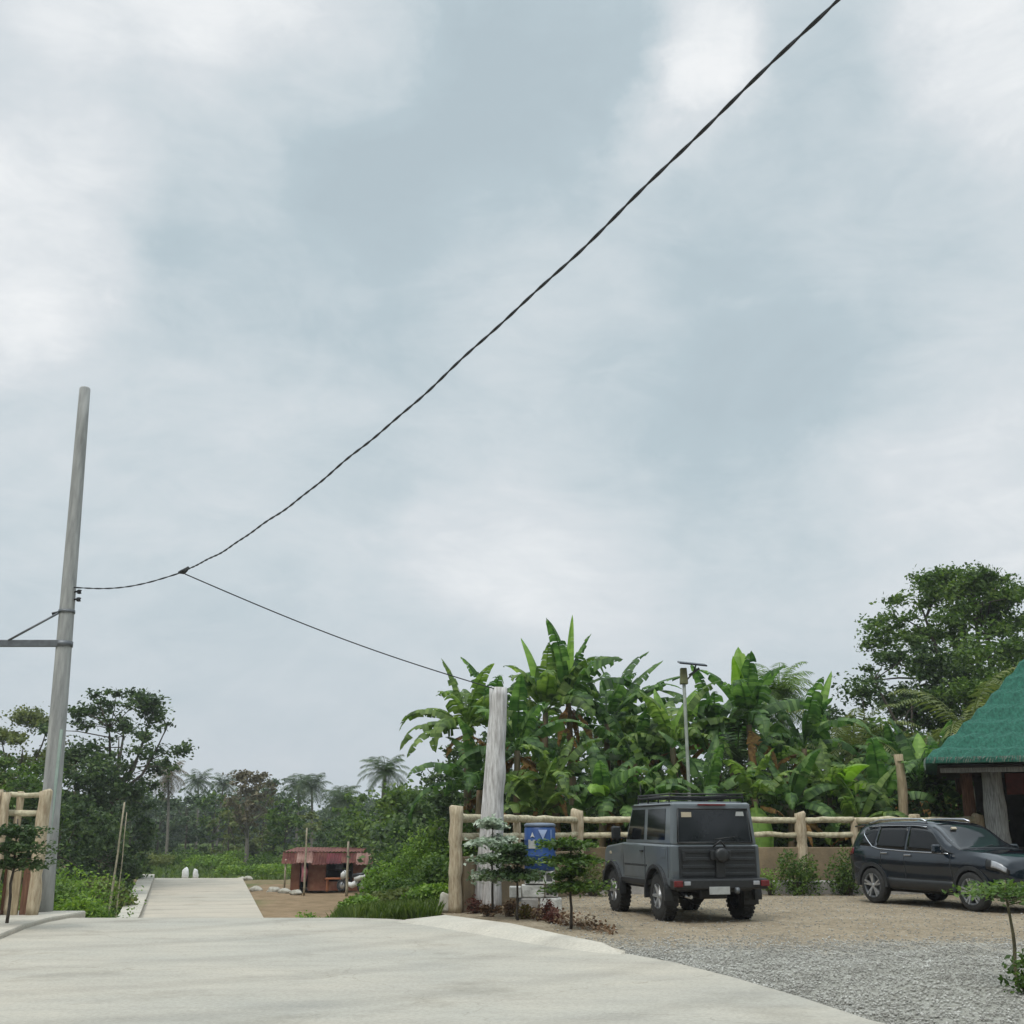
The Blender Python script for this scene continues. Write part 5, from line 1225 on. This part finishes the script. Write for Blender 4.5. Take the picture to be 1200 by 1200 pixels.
# far row, left to right
far = [(150, 922, 115, 'broad', 'leaf_blue', 'round dark tree at the left end of the far row'),
       (197, 893, 105, 'palm', 'leaf_brown', 'tallest coconut palm left of the far road with a drooping brown crown'),
       (186, 930, 120, 'broad', 'leaf_blue', 'low tree at the foot of the tall drooping palm'),
       (218, 920, 115, 'broad', 'leaf_blue', 'bluish green tree standing just right of the tall drooping palm'),
       (231, 905, 135, 'palm', 'leaf_palm', 'slim coconut palm peeking over the bluish trees left of the road'),
       (250, 915, 118, 'broad', 'leaf_mid', 'yellowish green tree above the left half of the far road'),
       (255, 908, 140, 'palm', 'leaf_palm', 'small coconut palm behind the yellowish green tree'),
       (268, 930, 108, 'broad', 'leaf_olive', 'low olive tree above the middle of the far road'),
       (290, 898, 92, 'bare', 'leaf_brown', 'tall brown leaved tree with a pale trunk at the right end of the road'),
       (308, 925, 110, 'broad', 'leaf_olive', 'olive tree right of the tall brown tree'),
       (322, 905, 112, 'broad', 'leaf_blue', 'tall narrow dark tree left of the shack roof'),
       (334, 930, 96, 'broad', 'leaf_mid', 'leafy green tree over the left end of the shack roof'),
       (348, 908, 118, 'palm', 'leaf_palm', 'spiky upright palm left of the full crowned palm'),
       (366, 908, 112, 'palm', 'leaf_palm', 'full crowned coconut palm above the shack roof'),
       (375, 935, 94, 'broad', 'leaf_olive', 'grey olive tree behind the middle of the shack'),
       (392, 922, 116, 'palm', 'leaf_palm', 'short palm left of the rounded tree behind the shack'),
       (402, 924, 104, 'palm', 'leaf_palm', 'short palm touching the rounded tree behind the shack'),
       (415, 922, 90, 'broad', 'leaf_mid', 'rounded green tree behind the right half of the shack'),
       (398, 950, 84, 'broad', 'leaf_dark', 'low dark tree right behind the shack roof'),
       (445, 886, 66, 'palm', 'leaf_dark', 'tall dark palm standing highest right of the shack'),
       (468, 915, 64, 'broad', 'leaf_mid', 'olive green tree leaning on the tall dark palm'),
       (446, 950, 70, 'broad', 'leaf_dark', 'dark low tree above the right end of the shack'),
       (500, 905, 56, 'broad', 'leaf_mid', 'big rounded tree left of the banana grove'),
       (490, 940, 50, 'broad', 'leaf_dark', 'dark spreading tree overhanging the green bank'),
       (515, 925, 44, 'broad', 'leaf_dark', 'dark tree tucked behind the left edge of the banana grove')]
for i, (px, py, Y, kind, lf_, lab) in enumerate(far):
    x = TX(px, Y); h = th(py, px, Y); sc = Y / 100
    if kind == 'broad': tree('woodland_tree', x, Y, h, max(1.7, (2.1 if Y > 80 else 3.2 * Y / 60)) * (1.0 if px != 322 else .8), lab, group=None, seed=30 + i, leaf=lf_, base=.02 if Y < 80 else .04, nl=40 if Y < 80 else 34, cr=.32, per=130 if Y > 80 else 200, size=.36 if Y > 80 else .28, tr=.12)
    elif kind == 'palm': palm('coconut_palm', x, Y, h, lab, seed=30 + i, L=2.4 if Y > 80 else 1.9, nf=26, leaf=lf_, tr=.15, lw=.9 if Y > 80 else .6, lean=random.Random(i).uniform(-.6, .6), emin=-1.1 if px == 197 else -.5)
    else: tree('bare_trunk_tree', x, Y, h, 2.1, lab, seed=30 + i, leaf=lf_, base=.42, nl=70, cr=.24, per=150, size=.30, shape='umbrella', trunk='pale_trunk', tr=.17)
# big tree at the right, dark trees behind the bananas
tree('big_spreading_tree', TX(1168, 47), 47, th(660, 1168, 47), 4.5, 'large spreading tree with an open layered crown above the green roof', seed=61, leaf='leaf_mid', base=.34, nl=190, cr=.165, per=400, size=.19, shape='umbrella', tr=.22, flatc=.42)
tree('dark_round_tree', TX(1085, 43), 43, th(745, 1085, 43), 2.7, 'dark dense tree on the left shoulder of the large spreading tree', seed=62, leaf='leaf_dark', base=.1, nl=80, cr=.25, per=480, size=.19, tr=.16)
tree('dark_round_tree', TX(1030, 40), 40, th(788, 1030, 40), 2.2, 'small dark tree between the leaning banana spear and the green roof', seed=63, leaf='leaf_dark', base=.1, nl=50, cr=.28, per=460, size=.17, tr=.12)
tree('dark_round_tree', TX(1175, 42), 42, th(735, 1175, 42), 3.0, 'dense tree hidden partly by the green roof at the right edge', seed=64, leaf='leaf_mid', base=.1, nl=80, cr=.26, per=420, size=.19, tr=.15)
bt = [(555, 858, 40, 'leaf_dark', 'dark tree filling the gap behind the white log pole'), (600, 835, 42, 'leaf_dark', 'dark tree behind the leftmost banana crowns'), (740, 838, 40, 'leaf_dark', 'dark leafy tree behind the gap left of the solar lamp'), (775, 845, 41, 'leaf_mid', 'green tree just left of the solar lamp behind the bananas'),
      (850, 840, 42, 'leaf_dark', 'dark tree behind the bananas right of the solar lamp'), (905, 850, 41, 'leaf_dark', 'dark tree behind the pale upright banana leaf'), (960, 845, 40, 'leaf_mid', 'green tree under the leaning banana spear'), (1045, 840, 38, 'leaf_mid', 'green tree left of the green roof'), (670, 850, 42, 'leaf_dark', 'dark tree behind the tallest bananas'), (1100, 850, 37, 'leaf_olive', 'olive tree beside the eave of the green roof')]
for i, (px, py, Y, lf_, lab) in enumerate(bt):
    tree('grove_tree', TX(px, Y), Y, th(py, px, Y), 2.0, lab, group=None, seed=70 + i, leaf=lf_, base=.03, nl=60, cr=.30, per=300, size=.19, tr=.12)
# banana grove
bans = [  # px, top py, Y, leaves, leaf length, width, label, kwargs
    (550, 780, 31.5, 10, 2.2, .34, 'leftmost banana plant, its long leaves arching over the green bank', dict(tear=.8, dead=5, extra=[(3.1, .75, 2.2, .30, 1.9), (3.4, .35, 2.3, .30, 1.9), (3.8, .1, 2.3, .30, 1.4)])),
    (575, 778, 33, 8, 2.0, .32, 'ragged banana plant right behind the top of the white log pole', dict(tear=.9, dead=0)),
    (606, 800, 30.0, 9, 2.2, .36, 'banana plant with hanging dry leaves just right of the white log pole', dict(dead=6)),
    (637, 752, 32.0, 9, 2.5, .42, 'banana plant with one bright lime leaf standing upright', dict(special=[(2.6, 1.42, 2.4, .46, .55)])),
    (676, 738, 32.5, 10, 2.6, .40, 'tallest banana plant, its rolled spear leaf rising highest', dict(special=[(1.0, 1.5, 2.6, .16, .15)])),
    (712, 760, 33.5, 10, 2.8, .34, 'banana plant with torn leaves fanning right against the sky', dict(tear=.97, extra=[(.1, .8, 2.9, .26, .7), (.4, 1.0, 2.9, .24, .6), (-.3, .55, 2.8, .26, .9)])),
    (655, 850, 29.4, 8, 1.9, .36, 'short banana plant behind the blue drum', dict(dead=3)),
    (700, 868, 29.3, 8, 1.9, .38, 'short banana plant behind the thick fence post', dict(dead=2, special=[(4.4, .7, 1.6, .3, 1.6)])),
    (752, 820, 32, 9, 2.2, .36, 'banana plant filling the dip left of the solar lamp', dict(dead=2)),
    (800, 800, 31.5, 9, 2.2, .38, 'light green banana plant directly behind the solar lamp pole', dict(special=[(.6, 1.2, 2.0, .40, .5), (2.2, 1.35, 1.8, .36, .4)])),
    (848, 785, 32.5, 9, 2.3, .36, 'banana plant with a torn spear just right of the solar lamp', dict(tear=.8)),
    (890, 768, 31.5, 9, 2.4, .42, 'banana plant with a broad pale leaf standing straight up above the car', dict(special=[(1.8, 1.48, 2.3, .44, .25), (4.0, 1.40, 2.0, .3, .5)])),
    (893, 872, 29.3, 6, 1.7, .36, 'short banana plant with bright leaves hanging behind the fence right of the off-road car', dict(dead=4, special=[(4.6, -.9, 1.9, .40, .7), (4.9, -1.1, 1.8, .34, .5)])),
    (948, 800, 32, 8, 2.3, .36, 'banana plant with a single spear leaning right above the fence', dict(special=[(.35, 1.15, 2.5, .26, .12)])),
    (830, 865, 29.6, 8, 2.0, .36, 'short banana plant above the roof rack of the off-road car', dict(dead=2)),
    (985, 858, 30.4, 8, 2.1, .38, 'banana plant behind the narrow fence post near the crossover', dict(dead=1, special=[(5.2, .9, 1.8, .36, 1.2)])),
    (1030, 868, 30.8, 8, 2.1, .38, 'banana plant left of the plain tan log post', dict(dead=1, special=[(3.4, .8, 1.7, .34, 1.3)])),
    (1088, 850, 31.5, 9, 2.2, .38, 'bright banana plant under the left tip of the green roof', dict(dead=3, special=[(1.2, 1.3, 1.9, .4, .6)])),
    (770, 872, 29.4, 7, 1.9, .36, 'short dark banana plant behind the left half of the off-road car', dict(dead=2))]
bans += [(560, 842, 30.2, 9, 2.3, .34, 'low banana plant left of the white log pole with yellowing torn leaves', dict(tear=.9, dead=6)),
    (622, 812, 35, 9, 2.3, .36, 'banana plant of the back row seen between the white log pole and the lime leaf', dict(tear=.7, dead=1)),
    (730, 800, 35.5, 9, 2.4, .36, 'banana plant of the back row right of the torn fan of leaves', dict(tear=.8, dead=1)),
    (775, 835, 34.5, 9, 2.2, .36, 'banana plant of the back row just left of the lamp pole', dict(tear=.7, dead=1)),
    (868, 815, 35, 9, 2.3, .36, 'banana plant of the back row between the lamp and the broad pale leaf', dict(tear=.8, dead=1)),
    (918, 830, 34, 9, 2.2, .34, 'banana plant of the back row under the dense feathery palm', dict(tear=.8, dead=1)),
    (970, 838, 35, 9, 2.2, .34, 'banana plant of the back row right of the leaning spear', dict(tear=.7, dead=1)),
    (925, 880, 29.6, 8, 1.8, .34, 'short banana plant above the tall fence post right of the off-road car', dict(tear=.6, dead=2)),
    (1008, 905, 29.6, 8, 1.7, .32, 'lowest banana plant just above the rear of the crossover', dict(tear=.6, dead=1)),
    (1062, 835, 34.5, 9, 2.2, .34, 'banana plant of the back row above the plain tan log post', dict(tear=.7, dead=1)),
    (1115, 862, 33, 8, 2.0, .34, 'yellow green banana plant partly under the hut eave', dict(tear=.5, dead=3)),
    (640, 890, 29.2, 8, 1.7, .34, 'lowest banana plant directly above the blue drum', dict(tear=.6, dead=3)),
    (738, 885, 29.3, 8, 1.8, .34, 'short banana plant just left of the roof of the off-road car', dict(tear=.6, dead=2))]
for i, (px, py, Y, nl, L_, wd, lab, kw) in enumerate(bans):
    h = Z(py, Y) - G(TX(px, Y), Y); banana(TX(px, Y), Y, h, lab, seed=i * 7 + 3, nl=nl + 2, L=L_, wd=wd, leaf='leaf_banana' if i % 3 else 'leaf_banana_yellow', **kw)
# slender palms among them
palm('feathery_palm', TX(925, 36), 36, th(785, 925, 36), 'dense feathery palm between the pale upright leaf and the leaning spear', seed=5, L=1.5, nf=44, leaf='leaf_banana_yellow', lw=.5, tr=.12, emin=-1.0)
palm('feathery_palm', TX(1150, 34), 34, th(800, 1150, 34), 'young coconut palm arching long pale fronds beside the green roof', seed=8, L=3.6, nf=12, leaf='leaf_olive', lw=.5, tr=.12, emin=-.2)
palm('feathery_palm', TX(1010, 35), 35, th(830, 1010, 35), 'grey green feathery palm left of the green roof above the banana leaves', seed=9, L=2.6, nf=18, leaf='leaf_olive', lw=.45, tr=.12)
palm('feathery_palm', TX(870, 33), 33, th(838, 870, 33), 'low palm whose fronds arch over the fence right of the solar lamp', seed=12, L=2.9, nf=12, leaf='leaf_palm', lw=.4, tr=.12, emin=.0)
# dark undergrowth behind the fence
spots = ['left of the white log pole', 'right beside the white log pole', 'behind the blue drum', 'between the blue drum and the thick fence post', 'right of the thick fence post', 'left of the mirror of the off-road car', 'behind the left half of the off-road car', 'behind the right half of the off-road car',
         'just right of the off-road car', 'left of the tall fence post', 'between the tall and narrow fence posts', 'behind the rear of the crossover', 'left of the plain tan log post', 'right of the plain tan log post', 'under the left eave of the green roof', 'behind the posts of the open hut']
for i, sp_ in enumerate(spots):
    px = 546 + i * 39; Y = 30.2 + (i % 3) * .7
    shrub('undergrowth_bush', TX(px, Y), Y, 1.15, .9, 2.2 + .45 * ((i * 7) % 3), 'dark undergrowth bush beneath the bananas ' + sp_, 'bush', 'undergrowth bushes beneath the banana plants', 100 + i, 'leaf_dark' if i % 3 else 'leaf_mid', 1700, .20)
# bushes in front of the ochre wall
shrub('wall_bush', TX(929, 27.2), 27.0, .48, .40, 1.12, 'dark green bush against the ochre wall right of the off-road car', 'bush', None, 130, 'leaf_mid', 2200, .075, z0=0)
shrub('wall_bush', TX(990, 27.0), 26.9, .50, .40, 1.10, 'yellowish green bush against the ochre wall beside the rear of the crossover', 'bush', None, 131, 'leaf_mid', 2000, .075, z0=0)
shrub('wall_bush', TX(897, 27.2), 27.0, .26, .26, .62, 'small bush half hidden behind the right side of the off-road car', 'bush', None, 132, 'leaf_light', 700, .06, z0=0)
shrub('wall_bush', TX(693, 26.6), 26.6, .45, .35, .80, 'low bush against the ochre wall left of the off-road car', 'bush', None, 133, 'leaf_olive', 1200, .07, z0=0)
# right bank
bank = [(378, 1066, 29, .7, 'leaf_light', 'bright low bush at the near left foot of the green bank'), (408, 1060, 34, .8, 'leaf_light', 'light green bush on the bank below the scooter'), (446, 1036, 33, .9, 'leaf_mid', 'mid green bush on the bank right of the scooter'), (452, 1040, 28, 1.0, 'leaf_olive', 'olive bush low on the bank near the forecourt edge'),
        (470, 1008, 33, 1.2, 'leaf_light', 'bright vine covered bush in the middle of the bank'), (492, 1022, 27, 1.0, 'leaf_mid', 'dark leafy bush on the bank left of the fence end'), (504, 988, 31, 1.1, 'leaf_light', 'tall vine bush near the top of the bank'), (520, 1000, 25.5, .8, 'leaf_mid', 'bush pressing against the fence end post'),
        (525, 962, 30, 1.1, 'leaf_light', 'climbing bush under the leftmost banana leaves'), (478, 1052, 23.5, .7, 'leaf_olive', 'low weedy bush at the forecourt kerb'), (508, 1046, 22.8, .6, 'leaf_light', 'small bright bush beside the cream boulder'), (425, 1062, 25, .55, 'leaf_light', 'low bright bush by the edge of the road slab'), (476, 985, 44, 1.4, 'leaf_dark', 'dark bush behind the top of the green bank'), (486, 962, 38, 1.6, 'leaf_mid', 'bush under the big rounded tree left of the bananas')]
for i, (px, py, Y, r_, lf_, lab) in enumerate(bank):
    x = TX(px, Y); g = G(x, Y); h = max(.5, Z(py, Y) - g); shrub('bank_bush', x, Y, r_ * .9, r_ * .8, h * 1.02, lab, 'bush', None, 140 + i, lf_, 2900, .10 if Y < 32 else .13)
# left verge
verge = [(66, 1002, 27, 1.1, 'leaf_light', 'bright bush touching the utility pole on the left verge'), (88, 1004, 34, 1.7, 'leaf_light', 'dark green bush in the middle of the left verge'), (106, 1018, 33, 1.3, 'leaf_light', 'leafy bush behind the leaning stake'), (75, 1040, 23.5, .9, 'leaf_light', 'low bright bush nearest the pavement on the left verge'),
         (92, 1056, 24.5, .7, 'leaf_light', 'light weedy bush beside the crest of the forecourt'), (104, 1050, 28, .8, 'leaf_mid', 'low bush close to the far road kerb'), (60, 1025, 24, .7, 'leaf_mid', 'bush squeezed behind the foot of the utility pole'), (116, 1022, 48, 1.5, 'leaf_olive', 'olive bush beyond the leaning stake by the kerb'),
         (170, 1000, 86, 2.4, 'leaf_olive', 'low scrub bush beyond the left end of the road'), (215, 996, 95, 3.2, 'leaf_mid', 'broad green bush in the field straight beyond the road'), (262, 994, 92, 3.0, 'leaf_light', 'lighter green bush in the field beyond the road'), (305, 1010, 80, 2.6, 'leaf_light', 'bright scrub bush between the road end and the shack'), (318, 1000, 88, 2.2, 'leaf_mid', 'scrub bush behind the left side of the shack')]
for i, (px, py, Y, r_, lf_, lab) in enumerate(verge):
    x = TX(px, Y); g = G(x, Y); h = max(.5, Z(py, Y) - g); shrub('verge_bush', x, Y, r_, r_ * .8, h, lab, 'bush', None, 160 + i, lf_, 3000, .10 if Y < 40 else .24)
# tiered saplings
xs_ = X(577, 20.6, .8)
tier_tree(xs_, 20.6, 1.75, 'pale variegated sapling with flat leaf tiers in front of the white log pole', [(1.58, .30, (0, 0)), (1.28, .42, (.03, 0)), (.98, .42, (.0, 0)), (.70, .40, (.02, 0))], leaf='leaf_pale', seed=1, size=.10)
xs_ = X(606, 19.8, .8)
tier_tree(xs_, 19.8, 1.25, 'dark green tiered sapling in front of the blue drum', [(1.14, .30, (-.14, 0)), (.96, .42, (-.16, 0)), (.76, .50, (-.08, 0))], leaf='leaf_tier', seed=2, size=.09, dens=1.5)
xs_ = X(669, 18.1, .6)
tier_tree(xs_, 18.1, 1.35, 'green tiered sapling standing alone at the kerb between the drum and the off-road car', [(1.24, .38, (-.03, 0)), (1.02, .46, (.04, 0)), (.84, .30, (0, 0)), (.62, .50, (.08, 0))], leaf='leaf_mid', seed=3, size=.09, dens=1.3)
xs_ = X(1181, 11.6, .8)
tier_tree(xs_, 11.6, 1.02, 'thin staked sapling with one wide flat leaf tier at the right edge', [(.88, .60, (.06, 0))], leaf='leaf_mid', seed=4, tr=.020, trunk='olive_trunk', size=.06, dens=1.3, kink=.008)
xs_ = X(18, 17.6, 1.2)
tier_tree(xs_, 17.6, 1.5, 'dark tiered sapling in front of the left log fence', [(1.30, .42, (0, 0)), (1.06, .58, (.05, 0)), (.82, .50, (0, 0))], leaf='leaf_tier', seed=5, z0=.15, size=.075, dens=1.4)
shrub('corner_plant', X(1206, 11.2, .2), 11.2, .20, .20, .55, 'small green plant cut off by the right edge beside the staked sapling', 'plant', None, 190, 'leaf_mid', 500, .07, z0=0)
# red leaved plants and leaf litter bed
def litter(name, n, cond, area, m, label, size=.07):
    r = np.random.default_rng(5); pts = []
    while len(pts) < n:
        x, y = r.uniform(area[0], area[1]), r.uniform(area[2], area[3])
        if cond(x, y): pts.append((x, y, .015 + abs(r.normal()) * .06))
    tag(leaves(name, np.array(pts), size, M[m], None, r, .6, .5), label, 'leaf litter', kind='stuff')
bed = [W(px, py) for px, py in ((540, 1066), (600, 1075), (660, 1086), (715, 1098), (725, 1094), (690, 1083), (640, 1068), (590, 1056), (548, 1052))]
litter('leaf_litter', 2600, lambda x, y: in_poly(x, y, bed), (-1.5, 3, 15, 26), 'leaf_litter', 'dry brown leaf litter covering the bed along the kerb')
for i, (px, Y, h, lf_, lab) in enumerate(((640, 19.8, .52, 'leaf_red', 'dark red leaved plant at the right foot of the block stand'), (650, 19.2, .36, 'leaf_red', 'small red brown plant at the kerb before the block stand'), (557, 21.4, .5, 'leaf_red', 'reddish plant at the foot of the pale variegated sapling'),
                                         (598, 20.7, .42, 'leaf_litter', 'dry brown plant left of the block stand'), (572, 20.6, .34, 'leaf_litter', 'withered low plant below the white log pole'), (615, 20.1, .3, 'leaf_rust', 'rusty low plant in front of the block stand'))):
    shrub('bed_plant', X(px, Y, .2), Y, .18, .17, h * .85, lab, 'plant', None, 200 + i, lf_, 300, .065, z0=0, lumps=6)

# ================================================================== HAZE
def haze():
    m = bpy.data.materials.new('humid_air'); m.use_nodes = True; nt = m.node_tree; nt.nodes.clear()
    o_ = nt.nodes.new('ShaderNodeOutputMaterial'); v = nt.nodes.new('ShaderNodeVolumePrincipled'); v.inputs['Color'].default_value = (.93, .96, 1, 1); v.inputs['Density'].default_value = .00050; v.inputs['Anisotropy'].default_value = .2
    nt.links.new(v.outputs[0], o_.inputs['Volume'])
    o = MB().box((0, 280, 9), (860, 700, 26)).build('haze', m); tag(o, 'thin humid haze over the fields and woods', 'haze', kind='stuff')
haze()
